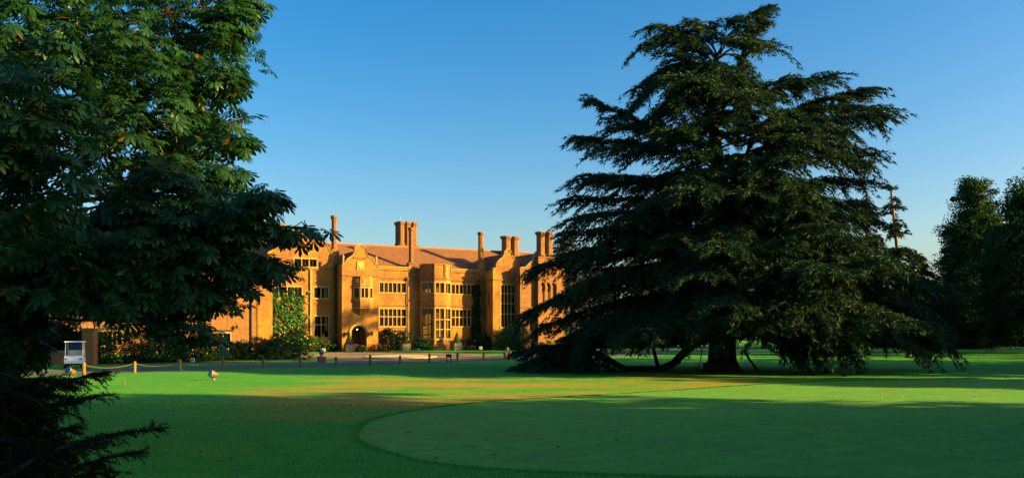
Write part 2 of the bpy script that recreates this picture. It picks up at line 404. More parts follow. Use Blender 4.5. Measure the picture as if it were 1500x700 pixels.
def inside(poly, q):
    x, y = q[:,0], q[:,1]; r = np.zeros(len(q), bool); n = len(poly)
    for i in range(n):
        x0, y0 = poly[i]; x1, y1 = poly[(i+1) % n]
        c = ((y0 > y) != (y1 > y)) & (x < (x1-x0)*(y-y0)/(y1-y0+1e-12)+x0); r ^= c
    return r
def ribbon(name, line, w, z, m):
    L = catmull(line, 8, False); L = np.vstack([L, line[-1]]); T = unit(np.gradient(L, axis=0)); N = np.stack([-T[:,1], T[:,0]], 1)
    V = np.concatenate([np.c_[L+N*w/2, np.full(len(L), z)], np.c_[L-N*w/2, np.full(len(L), z)]]); n = len(L)
    i = np.arange(n-1)[:,None]; f = np.concatenate([i, i+n, i+n+1, i+1], 1)
    me = arr_mesh(name, V, [f])
    return tag(link(name, me, m), kind='structure')
ribbon('driveway', [(-62,16),(-45,26),(-33,38.5),(-24.6,47),(-19,52.6),(-13.4,57.2),(-7.9,63.2),(-.6,70.6),(9,81),(17,94),(28,103),(45,106),(90,104)], 5.6, .010, M['asphalt'])
fore = [G(*q) for q in ((440,524),(452,519.5),(480,516.8),(497,515.8),(560,515.6),(650,516.2),(700,518.5),(790,525),(735,527.8),(640,530.5),(560,532))]
ground_sheet('forecourt', fore, .006, M['gravel'])
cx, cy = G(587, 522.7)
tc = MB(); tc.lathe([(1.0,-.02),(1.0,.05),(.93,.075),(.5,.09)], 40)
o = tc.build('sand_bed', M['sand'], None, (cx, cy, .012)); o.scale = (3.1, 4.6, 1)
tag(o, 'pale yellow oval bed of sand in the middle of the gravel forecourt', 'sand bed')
# grass blades: rough lawn close to the camera and the longer collar round the green
def blades(n, zlo, zhi):
    y = zlo+(zhi-zlo)*rng.uniform(0,1,n)**1.5; x = rng.uniform(-.66,.66,n)*y; q = np.c_[x,y]
    return q[~inside(GE, q)]
q1 = blades(200000, 11.5, 27); h1 = rng.uniform(.02,.05,len(q1))
seg = GE; nx = np.roll(GE,-1,0); tt = rng.uniform(0,1,(46000)); ii = rng.integers(0,len(GE),46000)
T = unit(nx-seg); Nn = np.stack([T[:,1],-T[:,0]],1)
# outward side test
Nn = np.where(inside(GE, seg+Nn*.3)[:,None], -Nn, Nn)
ln = np.linalg.norm(nx-seg, axis=1); pr = ln/np.maximum(5, np.linalg.norm(seg, axis=1))**.3; ii = rng.choice(len(GE), 32000, p=pr/pr.sum()); tt = rng.uniform(0,1,32000)
q2 = seg[ii]+(nx-seg)[ii]*tt[:,None]+Nn[ii]*(np.abs(rng.normal(0,.10,32000))+.01)[:,None]; h2 = rng.uniform(.03,.07,len(q2))
q2k = q2[:,1] > 8; q2, h2 = q2[q2k], h2[q2k]
q = np.vstack([q1,q2]); h = np.concatenate([h1,h2]); n = len(q)
B = np.c_[q, np.zeros(n)]; D = np.c_[rng.normal(0,.45,(n,2)), np.ones(n)]
V, Fq = needles(B, D, h, rng.uniform(.006,.012,n)*np.maximum(1, q[:,1]/16))
tag(link('grass', arr_mesh('grass', V, [Fq]), M['blade']), 'longer rough grass round the putting green and on the near lawn', 'grass', kind='stuff')
# fallen leaves
n = 260; y = rng.uniform(14,44,n); x = rng.uniform(-.55,.6,n)*y
V, Fq = leaves(np.c_[x,y,np.full(n,.03)], np.tile([0,0,1.],(n,1)), .07, .6, .4)
tag(link('fallen_leaves', arr_mesh('fallen_leaves', V, [Fq]), M['bark']), 'scattered dry brown leaves on the open lawn', 'leaves', kind='stuff')

# ------------------------------------------------------------------ country house
HO = (-17.3048, 97.0, 0.0); PHI = R(27)
house = empty('country_house', HO, PHI, 'long two-storey Tudor style brick mansion with curved gables and tall chimneys behind the forecourt', 'mansion')
def frame(u0, v0, deg=0.):
    t_ = R(deg); ax, ay = math.cos(t_), math.sin(t_); ox, oy = math.sin(t_), -math.cos(t_)
    return lambda a, b, d=0.: (u0+ax*a+ox*d, -v0+ay*a+oy*d, b)
def panel(mb, fr, a0, a1, b0, b1, holes=(), depth=.3, d=0.):
    """wall sheet with real openings and their reveals"""
    A = sorted({a0, a1, *[h[0] for h in holes], *[h[1] for h in holes]}); Bz = sorted({b0, b1, *[h[2] for h in holes], *[h[3] for h in holes]})
    for i in range(len(A)-1):
        for j in range(len(Bz)-1):
            ma, mb_ = (A[i]+A[i+1])/2, (Bz[j]+Bz[j+1])/2
            if any(h[0] < ma < h[1] and h[2] < mb_ < h[3] for h in holes): continue
            mb.add([fr(A[i],Bz[j],d), fr(A[i+1],Bz[j],d), fr(A[i+1],Bz[j+1],d), fr(A[i],Bz[j+1],d)], [(0,1,2,3)])
    for h0, h1, z0, z1 in [h[:4] for h in holes]:
        c4 = [(h0,z0),(h1,z0),(h1,z1),(h0,z1)]
        for k in range(4):
            p, q_ = c4[k], c4[(k+1) % 4]
            mb.add([fr(*p,d), fr(*q_,d), fr(*q_,d-depth), fr(*p,d-depth)], [(3,2,1,0)])
def window(fr, a0, a1, b0, b1, lights, rows, curtains=(), d=0., sur=.12, parent=None):
    """stone-mullioned window standing in a wall opening"""
    w = MB(); mu = .095
    w.fbox(fr, a0-sur, a0, b0-.02, b1+.16, d-.28, d+.035); w.fbox(fr, a1, a1+sur, b0-.02, b1+.16, d-.28, d+.035)
    w.fbox(fr, a0, a1, b1, b1+.16, d-.28, d+.033)
    lw = (a1-a0)/lights
    for i in range(1, lights): w.fbox(fr, a0+i*lw-mu/2, a0+i*lw+mu/2, b0, b1, d-.24, d-.02)
    if isinstance(rows, int): hs = [b0+(b1-b0)*i/rows for i in range(1, rows)]
    else: hs = rows
    for z in hs:
        for i in range(lights): w.fbox(fr, a0+i*lw+(mu/2 if i else 0), a0+(i+1)*lw-(mu/2 if i < lights-1 else 0), z-.055, z+.055, d-.24, d-.03)
    wo = w.build('window', M['stone'], parent or house)
    g = MB(); g.add([fr(a0,b0,d-.17), fr(a1,b0,d-.17), fr(a1,b1,d-.17), fr(a0,b1,d-.17)], [(0,1,2,3)]); g.build('pane', M['glass'], wo)
    s_ = MB(); s_.fbox(fr, a0-sur-.05, a1+sur+.05, b0-.17, b0-.02, d-.25, d+.09); s_.build('sill', M['stone'], wo)
    # iron glazing bars of the leaded lights
    gb = MB(); zs = [b0]+list(hs)+[b1]
    for i in range(lights):
        am = a0+(i+.5)*lw; gb.fbox(fr, am-.012, am+.012, b0, b1, d-.165, d-.15)
        for z0, z1 in zip(zs[:-1], zs[1:]):
            for k in (1,2): zz = z0+(z1-z0)*k/3; gb.fbox(fr, a0+i*lw+mu/2, a0+(i+1)*lw-mu/2, zz-.01, zz+.01, d-.149, d-.137)
    gb.build('glazing_bar', M['lead'], wo)
    if curtains:
        for i, frac, z0 in curtains:
            c_ = MB(); l, r = a0+i*lw, a0+(i+1)*lw
            if frac > 0: r = l+(r-l)*frac
            else: l = r+(r-l)*frac
            nseg = 6; zb = b0+(b1-b0)*z0
            for k in range(nseg):
                x0, x1 = l+(r-l)*k/nseg, l+(r-l)*(k+1)/nseg; e0, e1 = (.36+.05*(k % 2)), (.36+.05*((k+1) % 2))
                c_.add([fr(x0,zb,d-e0), fr(x1,zb,d-e1), fr(x1,b1,d-e1), fr(x0,b1,d-e0)], [(0,1,2,3)])
            c_.build('curtain', M['curtain'], wo)
    return wo
def string(mb, fr, a0, a1, z, h=.16, p=.09, d=0.): mb.fbox(fr, a0, a1, z, z+h, d-.05, d+p); mb.fbox(fr, a0, a1, z+h, z+h+.06, d-.05, d+p*.5)

ZP, ZS1, ZS2 = 9.6, 8.28, 5.15
fm = frame(0, 0)
wall = MB(); trim = MB()
# main front wall between the left gable and the right cross wings
H1 = [(2.36,5.48,6.73,7.8),(2.36,5.48,2.85,4.78),(11.3,14.36,6.73,7.8),(11.3,14.36,2.85,4.78)]
panel(wall, fm, -3.0, 15.64, -.1, ZP, H1)
wall.box(-3.0, 15.64, .30, .36, 8.6, ZP)          # back of the parapet
# body behind: side, back walls and left continuation of the range
panel(wall, fm, -24, -10.0, -.1, 9.3, [(-22.5,-21,6.2,7.8),(-18,-16.4,6.6,7.9)])
wall.box(-24.0,-23.7,.0,11,-.1,9.3); wall.box(-24,24.6,10.7,11,-.1,9.3)
wall.build('wall', M['brick'], house)
# left gable wing
gl_ = frame(0, .3); gw = MB()
HG = [(-9.0,-6.65,5.93,7.05),(-5.28,-3.72,5.93,7.05),(-5.25,-3.7,1.6,3.85),(-7.45,-5.0,9.35,10.15)]
panel(gw, gl_, -10.3, -2.9, -.1, 10.6, HG)
gc = -6.6
half = [(3.7,10.6),(3.5,10.75),(3.25,10.85),(3.05,11.1),(2.85,11.55),(2.55,11.95),(2.2,12.3),(2.2,12.55),(1.6,12.55),(1.5,12.9),(1.1,13.3),(.6,13.5),(0,13.55)]
prof = [(gc-a,b) for a,b in half[:-1]]+[(gc,13.55)]+[(gc+a,b) for a,b in half[-2::-1]]
gw.prism(gl_, prof[::-1], -.3, 0)
gw.box(-10.3,-10.0,-.3,8,-.1,10.6); gw.box(-3.1,-2.9,-.3,8,-.1,10.6)
gwo = gw.build('gable_wall', M['brick'], house)
for a_, b_ in ((1.46,5.88),(6.63,6.95),(10.7,14.94)):
    for z_, h_ in ((ZS1,.16),(ZS2,.12)): t_ = MB(); string(t_, fm, a_, b_ if z_ > 6 or b_ < 14 else 15.64, z_, h_); t_.build('string_course', M['brick_red'], house)
for a_, b_ in ((-3.0,6.95),(10.7,15.64)): t_ = MB(); t_.fbox(fm, a_, b_, ZP, ZP+.12, -.38, .07); t_.build('coping', M['stone'], house)
cop = MB()
for (a,b),(a2,b2) in zip(prof[:-1], prof[1:]):
    cop.prism(gl_, [(a,b),(a2,b2),(a2,b2+.13),(a,b+.13)][::-1] if a2 > a else [(a,b),(a2,b2),(a2,b2+.13),(a,b+.13)], -.36, .07)
cop.build('coping', M['stone'], gwo)
def course(fr, a0, a1, z, par, h=.13, p=.09): b = MB(); string(b, fr, a0, a1, z, h, p); return b.build('string_course', M['brick_red'], par)
course(gl_, -10.3, -2.9, 9.0, gwo); course(gl_, -10.3, -2.9, ZS2+.1, gwo, .12)
b = MB(); b.fbox(gl_, -5.75, -5.5, 0, 9.0, 0, .16); b.build('pilaster', M['stone'], gwo)
window(gl_, -9.0, -6.65, 5.93, 7.05, 3, 1, ((1,.5,0),(2,-.6,0)))
window(gl_, -5.28, -3.72, 5.93, 7.05, 2, 1, ((0,.45,0),(1,-.5,0)))
window(gl_, -5.25, -3.7, 1.6, 3.85, 2, [2.95], ((0,.35,.4),(1,-.4,.3)))
window(gl_, -7.45, -5.0, 9.35, 10.15, 3, 1)
for k, (w4, cur) in enumerate(zip(H1, (((0,-.5,0),(1,.9,0),(2,.8,0),(4,.6,0),(5,-.7,0)), ((0,.8,.5),(1,.6,.5),(4,.8,.5),(5,.5,.4)), ((0,.7,.1),(2,.5,0),(3,-.4,0),(5,-.7,0)), ((0,.9,.4),(1,.7,.5),(4,.5,0),(5,-.6,0))))):
    window(fm, *w4[:2], w4[2], w4[3], 6, 1 if k in (0,2) else [w4[2]+1.05], cur)
# porch tower
pf = frame(0, 2.2); pw = MB(); u0, u1 = -2.68, 1.46; ZG = 8.3
ax0, ax1, az = -1.63, .13, 1.9; pc = -.61
panel(pw, pf, u0, u1, -.1, ZG+1.1, [(ax0,ax1,-.1,2.92),(-.72,.16,5.9,7.05)], .55)
# spandrels of the four-centred arch
arc = [(ax0,az)]
for k in range(1, 12):
    tt_ = math.pi*(1-k/12); arc.append(((ax0+ax1)/2+(ax1-ax0)/2*math.cos(tt_), az+.98*abs(math.sin(tt_))**.85))
arc.append((ax1,az)); mid = (ax0+ax1)/2
lft = [p for p in arc if p[0] <= mid+1e-6]; rgt = [p for p in arc if p[0] >= mid-1e-6]
pw.prism(pf, ([(ax0,2.92)]+lft+[(mid,2.92)]), -.5, -.004); pw.prism(pf, ([(mid,2.92)]+rgt+[(ax1,2.92)]), -.5, -.004)
half = [(2.07,9.4),(2.0,9.6),(1.72,9.7),(1.62,9.95),(1.38,10.22),(1.05,10.4),(.82,10.62),(.7,10.9),(.66,11.0),(.66,11.35),(.5,11.55),(.26,11.72),(0,11.8)]
prof = [(pc-a,b) for a,b in half[:-1]]+[(pc,11.8)]+[(pc+a,b) for a,b in half[-2::-1]]
pw.prism(pf, prof[::-1], -.3, 0)
sl_ = frame(u0, 0, -90); sr_ = frame(u1, 2.2, 90)
panel(pw, sl_, 0, 2.2, -.1, 9.6); panel(pw, sr_, 0, 2.2, -.1, 9.6)
po = pw.build('porch', M['brick'], house)
cp = MB()
for (a,b),(a2,b2) in zip(prof[:-1], prof[1:]): cp.prism(pf, [(a,b),(a,b+.11),(a2,b2+.11),(a2,b2)], -.36, .07)
cp.build('coping', M['stone'], po); course(pf, u0-.02, u1+.02, ZG, po, .14, .1); course(sl_, 0, 2.2, ZG, po, .14, .1); course(pf, -1.4, .2, 10.3, po, .1)
for a in (u0+.18, u1-.18):
    fb = MB(); x_, y_, z_ = pf(a, 9.55, -.15); fb.lathe([(.13,0),(.13,.25),(.19,.3),(.1,.38),(.1,.75),(.15,.8),(.12,.95),(.02,1.15)], 8, (x_,y_,z_)); fb.build('finial', M['stone'], po)
# arch hood mould and moulded door surround
hm = MB(); ext = [(mid+(p[0]-mid)*1.16, az+(p[1]-az)*1.14+.03) for p in arc]
out2 = [(mid+(p[0]-mid)*1.3, az+(p[1]-az)*1.26+.05) for p in arc]
for k in range(len(arc)-1): hm.prism(pf, [arc[k], arc[k+1], ext[k+1], ext[k]], -.25, .04); hm.prism(pf, [ext[k], ext[k+1], out2[k+1], out2[k]], -.1, .11 if 0 < k < len(arc)-2 else .11)
hm.fbox(pf, ax0-.145, ax0, 0, az, -.3, .04); hm.fbox(pf, ax1, ax1+.145, 0, az, -.3, .04)
hm.fbox(pf, ax0-.5, ax0-.14, az-.06, az+.08, -.1, .11); hm.fbox(pf, ax1+.14, ax1+.5, az-.06, az+.08, -.1, .11)
hm.build('door_arch', M['stone'], po)
dd_ = MB(); fi = frame(0, .06); dd_.fbox(fi, -1.5, 0, 0, 2.5, 0, .06)
for k in range(5): dd_.fbox(fi, -1.48+k*.3, -1.21+k*.3, .05, 2.45, .06, .08)
dob = dd_.build('door', M['door'], po); hn = MB(); hn.fbox(fi, -.25, -.1, 1.05, 1.12, .08, .14); hn.build('handle', M['black'], dob)
# gilded coat of arms: shield with quarters between two supporters
ar = MB(); ar.fbox(pf, -1.02, -.16, 9.0, 10.0, 0, .05); aro = ar.build('arms_panel', M['stone'], po)
sh = MB(); sh.prism(pf, [(-.85,9.55),(-.85,9.8),(-.33,9.8),(-.33,9.55),(-.42,9.28),(-.59,9.14),(-.76,9.28)][::-1], .05, .12)
sh.fbox(pf, -.62,-.56,9.2,9.78,.12,.15); sh.fbox(pf, -.82,-.36,9.52,9.58,.12,.148)
for s_ in (-1,1):
    for k in range(5): sh.fbox(pf, -.59+s_*(.34+.04*(k % 2))-.05, -.59+s_*(.34+.04*(k % 2))+.05, 9.12+k*.15, 9.24+k*.15, .05, .11)
sh.prism(pf, [(-.8,9.83),(-.59,9.97),(-.38,9.83)][::-1], .05, .11)
sh.build('coat_of_arms', M['gilt'], aro)
# oriel over the door: three sided, corbelled
ob = MB(); oz0, oz1 = 4.35, 8.3; oa, obb, oc, od = -1.42, -.80, .22, .80; op = .62
fl = frame(oa, 2.2, -45); ff = frame(0, 2.2+op); fr_ = frame(obb+1.02, 2.2+op, 45); wl = .62*math.sqrt(2)
fl2 = frame(oa, 2.2, -45)
panel(ob, fl, 0, wl, oz0+.35, oz1, [(.14,wl-.12,5.95,7.0)], .15); panel(ob, ff, obb, oc, oz0+.35, oz1, [(obb+.13,oc-.13,5.95,7.0)], .15); panel(ob, fr_, 0, wl, oz0+.35, oz1, [(.12,wl-.14,5.95,7.0)], .15)
def plan(p): return [(oa,-2.2),(obb+(oa-obb)*(1-p),-2.2-op*p),(oc+(od-oc)*(1-p),-2.2-op*p),(od,-2.2)]
lv = [(oz0+.35,1.),(oz0+.1,.75),(oz0-.15,.4),(oz0-.4,.06)]
for (za,pa),(zb,pb) in zip(lv[:-1], lv[1:]):
    def ring(p_, z_): return [(pc+(x-pc)*(.25+.75*p_), -2.2+(y+2.2)*p_, z_) for x,y in [(oa,-2.2),(obb,-2.2-op),(oc,-2.2-op),(od,-2.2)]]
    ob.add(ring(pa,za)+ring(pb,zb), [(0,4,5,1),(1,5,6,2),(2,6,7,3)])
ob.add(ring(1.,oz1), [(0,1,2,3)]); ob.add([(pc+(x-pc), y, oz0+.36) for x,y in [(oa,-2.2),(obb,-2.2-op),(oc,-2.2-op),(od,-2.2)]], [(3,2,1,0)])
oo = ob.build('oriel', M['brick'], po)
for z0_, z1_, p_, hw_ in ((7.3,7.42,.1,0),(oz0+.38,oz0+.5,.07,0),(5.6,5.7,.05,0),(7.55,8.0,.05,.2)):
    ot = MB()
    for f_, a, b in ((fl,-.02,wl+.02),(ff,obb-.02,oc+.02),(fr_,-.02,wl+.02)):
        if hw_: ot = MB()
        ot.fbox(f_, (a+b)/2-hw_ if hw_ else a, (a+b)/2+hw_ if hw_ else b, z0_, z1_, -.02, p_)
        if hw_: ot.build('carved_panel', M['stone'], oo)
    if not hw_: ot.build('moulding', M['stone'], oo)
window(fl, .14, wl-.12, 5.95, 7.0, 1, 1, ((0,.5,0),), sur=.1, parent=po); window(ff, obb+.13, oc-.13, 5.95, 7.0, 2, 1, ((1,-.4,0),), sur=.1, parent=po); window(fr_, .12, wl-.14, 5.95, 7.0, 1, 1, (), sur=.1, parent=po)
lt = MB(); x_, y_, z_ = pf(-.78, 2.42, -.75); lt.tube([(x_,y_,z_+.5),(x_,y_,z_+.12)], .012, 5); lt.lathe([(.05,.12),(.11,.1),(.09,-.12),(.03,-.16)], 6, (x_,y_,z_)); lo = lt.build('lantern', M['black'], po)
lb = MB(); lb.lathe([(.02,-.06),(.045,-.03),(.05,.0),(.04,.04),(.02,.05)], 8, (x_,y_-.14,z_)); lb.build('lamp_bulb', M['lamp'], lo)
# canted bay window
bw = MB(); bt_ = MB(); LA = 1.2*math.sqrt(2); BV = .7; fa = frame(7.15,BV,-45); fb_ = frame(0,1.2+BV); fc = frame(9.7,1.2+BV,45)
faces = ((fa,.14,LA-.12,2),(fb_,8.35+.14,9.7-.14,2),(fc,.12,LA-.14,2))
ends = ((0,LA),(8.35,9.7),(0,LA))
ZB = 9.95
for (f_,a0,a1,nl_),(e0,e1) in zip(faces, ends):
    panel(bw, f_, e0, e1, -.1, ZB, [(a0,a1,1.4,4.85),(a0,a1,6.7,7.85)], .2)
    for c_ in (e0+.04, e1-.04): t_ = MB(); t_.fbox(f_, c_-.1, c_+.1, ZS1+.22, ZB, -.02, .09); t_.build('pier', M['brick_red'], house)
for z_, h_, p_ in ((ZS1,.16,.1),(ZS2,.12,.08),(ZB,.13,.07),(1.18,.14,.14),(0,.3,.07)):
    t_ = MB()
    for (f_,a0,a1,nl_),(e0,e1) in zip(faces, ends): t_.fbox(f_, e0-.02, e1+.02, z_, z_+h_, -.2, p_)
    t_.build('moulding', M['stone'] if z_ < 2 else M['brick_red'], house)
bw.add([(7.15,-BV,9.3),(8.35,-1.2-BV,9.3),(9.7,-1.2-BV,9.3),(10.9,-BV,9.3),(10.9,0,9.3),(7.15,0,9.3)], [(0,1,2,3,4,5)])
panel(bw, frame(7.15,0,-90), 0, BV, -.1, ZB); panel(bw, frame(10.9,BV,90), 0, BV, -.1, ZB)
bo = bw.build('bay', M['brick'], house)
for (f_,a0,a1,nl_), cur in zip(faces, (((0,.3,.45),), ((0,.4,.35),(1,-.75,0)), ((1,.5,0),))):
    window(f_, a0, a1, 1.4, 4.85, nl_, [2.45,3.6], cur, sur=.11, parent=bo); window(f_, a0, a1, 6.7, 7.85, nl_, 1, (cur[0][:2]+(0,),), sur=.11, parent=bo)
# right cross wing with the tall stair window
r1 = frame(0,2.4); rw = MB(); panel(rw, r1, 15.64, 19.64, -.1, 9.5, [(16.72,18.56,2.75,7.75)])
half = [(2.0,9.5),(1.95,9.7),(1.62,9.72),(1.58,10.1),(1.38,10.5),(1.05,10.82),(.75,11.0),(.6,11.25),(.5,11.5),(.5,11.75),(.3,11.82),(.2,12.05),(0,12.12)]
c1 = 17.64; prof = [(c1-a,b) for a,b in half[:-1]]+[(c1,12.12)]+[(c1+a,b) for a,b in half[-2::-1]]
rw.prism(r1, prof[::-1], -.3, 0)
rs = frame(15.64, 0, -90); panel(rw, rs, 0, 2.4, -.1, 9.5, [(1.0,1.35,5.4,6.9)], .2); rw.box(19.3,19.64,-2.4,6,-.1,9.4)
rwo = rw.build('gable_wall', M['brick'], house)
cp = MB()
for (a,b),(a2,b2) in zip(prof[:-1], prof[1:]): cp.prism(r1, [(a,b),(a,b+.11),(a2,b2+.11),(a2,b2)], -.36, .07)
cp.build('coping', M['stone'], rwo); course(r1, 15.62, 19.6, 8.3, rwo, .14, .1); course(rs, 0, 2.4, 8.3, rwo, .14, .1); course(rs, 0, 2.4, ZS2, rwo, .12, .08)
window(r1, 16.72, 18.56, 2.75, 7.75, 4, [4.3,5.55,6.75], ((3,-.3,.7),))
# second right wing carrying the paired chimney on its front
r2 = frame(0,3.8); tw = MB(); panel(tw, r2, 18.58, 24.75, -.1, 9.6, [(19.9,20.3,2.2,3.6)], .25)
half = [(3.08,9.6),(3.05,9.78),(2.3,9.85),(2.1,10.1),(1.75,10.4),(1.4,10.65),(1.2,11.0),(1.0,11.5),(.85,11.75),(.4,11.9),(0,11.95)]
c2_ = 21.66; prof = [(c2_-a,b) for a,b in half[:-1]]+[(c2_,11.95)]+[(c2_+a,b) for a,b in half[-2::-1]]
tw.prism(r2, prof[::-1], -.3, 0)
ts_ = frame(18.58, 0, -90); panel(tw, ts_, 0, 3.8, -.1, 9.6); tw.box(24.45,24.75,-3.8,11,-.1,9.5)
# breast with blind arcade
tw.fbox(r2, 20.75, 23.55, -.1, 5.0, .0, .55); tw.fbox(r2, 20.75, 21.0, 5.0, 9.3, 0, .55); tw.fbox(r2, 23.3, 23.55, 5.0, 9.3, 0, .55); tw.fbox(r2, 20.75, 23.55, 8.2, 11.2, .003, .553); tw.fbox(r2, 21.0, 23.3, 5.0, 8.2, 0, .25)
for k in range(3):
    a0 = 21.0+k*.77; cc = a0+.385; pts = [(a0,8.2),(a0,7.4)]+[(cc+.385*math.cos(math.pi*(1-j/8)), 7.4+.7*math.sin(math.pi*j/8)) for j in range(1,8)]+[(a0+.77,7.4),(a0+.77,8.2)]
    tw.prism(r2, pts, .25, .5)
two = tw.build('tower_wall', M['brick_red'], house)
cp = MB()
for (a,b),(a2,b2) in zip(prof[:-1], prof[1:]): cp.prism(r2, [(a,b),(a,b+.11),(a2,b2+.11),(a2,b2)], -.36, .07)
cp.build('coping', M['stone'], two); course(r2, 18.56, 20.72, 5.0, two, .13, .08); course(r2, 23.58, 24.75, 5.0, two, .13, .08); b = MB(); b.fbox(r2, 20.7, 23.6, 4.98, 5.13, .0, .62); b.build('string_course', M['stone'], two)
for k in (0,1):
    sb = MB(); a = 21.77+k*.77; x_, y_, _ = r2(a, 0, .38); sb.lathe([(.1,5.1),(.07,5.25),(.065,7.0),(.13,7.15),(.16,7.4)], 8, (x_,y_,0)); sb.build('shaft', M['brick_dark'], two)
# roofs
def roof(mb, pts, faces, th=.14):
    mb.add(pts, faces)
rf = MB()
rf.add([(-24.3,-.1,9.25),(24.9,-.1,9.25),(24.9,5.5,12.55),(-24.3,5.5,12.55),(24.9,11.2,9.2),(-24.3,11.2,9.2)], [(0,1,2,3),(3,2,4,5),(0,3,5),(1,4,2)])
rfo = rf.build('roof', M['tile'], house)
rb = MB(); rb.tube([(-24.3,5.5,12.57),(24.9,5.5,12.57)], .13, 6); rb.build('ridge', M['ridge'], rfo)
def cross_roof(u0, u1, y0, y1, ze, zr):
    c = (u0+u1)/2; b = MB(); b.add([(u0,y0,ze),(c,y0,zr),(u1,y0,ze),(u0,y1,ze),(c,y1,zr),(u1,y1,ze)], [(0,3,4,1),(1,4,5,2)])
    o = b.build('roof', M['tile'], house); r_ = MB(); r_.tube([(c,y0,zr+.02),(c,y1,zr+.02)], .1, 6); r_.build('ridge', M['ridge'], o)
cross_roof(-10.1,-3.05,0,6,9.5,13.0); cross_roof(u0+.1,u1-.1,-1.95,4.5,9.2,11.2); cross_roof(15.75,19.5,-2.1,5,9.3,11.5); cross_roof(18.7,24.65,-3.5,6,9.4,11.7)
# chimneys
def chimney(flues, base, z0, zb, z1, r, twist=False, rod=False):
    """flues: list of (u, y) centres; base box (u0,u1,y0,y1)"""
    b = MB(); b.box(*base, z0, zb-.25); b.box(base[0]-.07, base[1]+.07, base[2]-.07, base[3]+.07, zb-.25, zb-.08); b.box(base[0]+.04, base[1]-.04, base[2]+.04, base[3]-.04, zb-.08, zb)
    for u, y in flues:
        h = z1-zb
        if twist:
            nn = 26; prof_ = [(r*1.25,0),(r*1.25,.25),(r,.3)]; b.lathe([(x, z) for x, z in prof_], 8, (u,y,zb))
            b.lathe([(r, .3+(h-.75)*k/nn) for k in range(nn+1)], 40, (u,y,zb), twist=.19, star=.14, lobes=8)
        else:
            b.lathe([(r*1.2,0),(r*1.2,.2),(r,.3),(r,h-.4)], 8, (u,y,zb), ph=math.pi/8)
    o = b.build('chimney', M['brick_dark'] if not twist else M['brick'], house)
    c = MB()
    for u, y in flues:
        h = z1-.45; c.lathe([(r*1.02,0),(r*1.2,.06),(r*1.2,.14),(r*1.38,.2),(r*1.38,.36),(r*1.25,.45),(r*.7,.45),(r*.7,.2)], 8, (u,y,h), ph=math.pi/8)
    c.build('cap', M['brick_dark'], o)
    if rod: q_ = MB(); q_.tube([(flues[0][0],flues[0][1],z1),(flues[0][0],flues[0][1],z1+.6)], .012, 4); q_.build('lightning_rod', M['white'], o)
    return o
chimney([(-2.85,.35)], (-3.3,-2.4,-.15,.85), 8.8, 11.4, 15.2, .30)
chimney([(6.25,.2)], (5.9,6.62,-.04,.65), 8.5, 10.3, 14.35, .27)
chimney([(15.33,.35)], (14.95,15.72,-.1,.8), 8.3, 10.9, 14.3, .30, True)
chimney([(7.3,6.7),(8.15,6.7),(9.0,6.7),(7.3,7.5),(8.15,7.5),(9.0,7.5)], (6.8,9.5,6.2,8.0), 10, 12.9, 15.85, .42, rod=True)
chimney([(20.9,4.6),(22.1,4.6)], (20.3,22.7,4.0,5.2), 10, 12.0, 14.5, .58)
chimney([(21.25,-4.0),(22.35,-4.0)], (20.8,23.3,-4.35,-3.4), 9.3, 11.3, 14.2, .50, rod=True)
# stacks of the left range, glimpsed through the chestnut
chimney([(-16.4,5.5),(-15.2,5.5)], (-17.1,-14.5,4.9,6.1), 10, 12.4, 14.2, .5)
chimney([(-12.6,5.5)], (-13.2,-12.0,5.0,6.0), 10, 12.4, 14.2, .45)
chimney([(-8.2,3.2)], (-8.8,-7.6,2.7,3.7), 10, 12.8, 14.3, .42)
# rainwater pipes
for u, v, zt in ((-3.0,.36,9.0),(5.7,.08,8.2),(14.85,.08,8.2),(19.55,2.46,9.0)):
    b = MB(); b.tube([(u,-v-.07,zt),(u,-v-.07,0)], .06, 6); b.box(u-.16,u+.16,-v-.2,-v+.02,zt,zt+.3); b.build('downpipe', M['lead'], house)

# ------------------------------------------------------------------ lower brick wing on the left
wing = empty('brick_wing', HO, PHI, 'lower red brick wing with a hipped tiled roof half hidden behind the chestnut tree', 'building')
wf = frame(0,3.0); wb = MB(); WH = [(-22.0,-19.9,.9,2.2),(-17.4,-14.6,.7,2.0),(-26.4,-24.8,.9,2.2)]
panel(wb, wf, -31, -11.85, -.1, 6.5, WH); wb.box(-12.05,-11.85,-3.0,4,-.1,6.5); wb.box(-31,-30.8,-3,4,-.1,6.5); wb.box(-31,-11.85,-0.25,-.05,-.1,6.5)
wb.build('wall', M['brick_red'], wing)
b = MB(); b.add([(-31.4,-3.4,6.45),(-11.5,-3.4,6.45),(-15.2,.6,9.9),(-27.5,.6,9.9),(-31.4,4.6,6.45),(-11.5,4.6,6.45)], [(0,1,2,3),(1,5,2),(3,2,5,4),(0,3,4),(4,5,1,0)])
wro = b.build('roof', M['tile'], wing); b = MB(); b.tube([(-27.5,.6,9.92),(-15.2,.6,9.92),(-11.6,-3.3,6.6)], .12, 6); b.build('ridge', M['ridge'], wro)
b = MB(); b.fbox(wf, -31.4, -11.5, 6.3, 6.46, .35, .5); b.build('gutter', M['lead'], wing)
b = MB(); b.tube([(-12.5,-3.1,6.35),(-12.5,-3.1,0)], .085, 6); b.build('downpipe', M['lead'], wing)
for h in WH:
    w = window(wf, h[0], h[1], h[2], h[3], 4, 1, ((1,.6,0),(2,.7,0)), sur=.12, parent=wing)
    b = MB(); b.fbox(wf, h[0]-.3, h[1]+.3, h[3]+.165, h[3]+.4, -.02, .05); b.build('lintel', M['lead'], w)
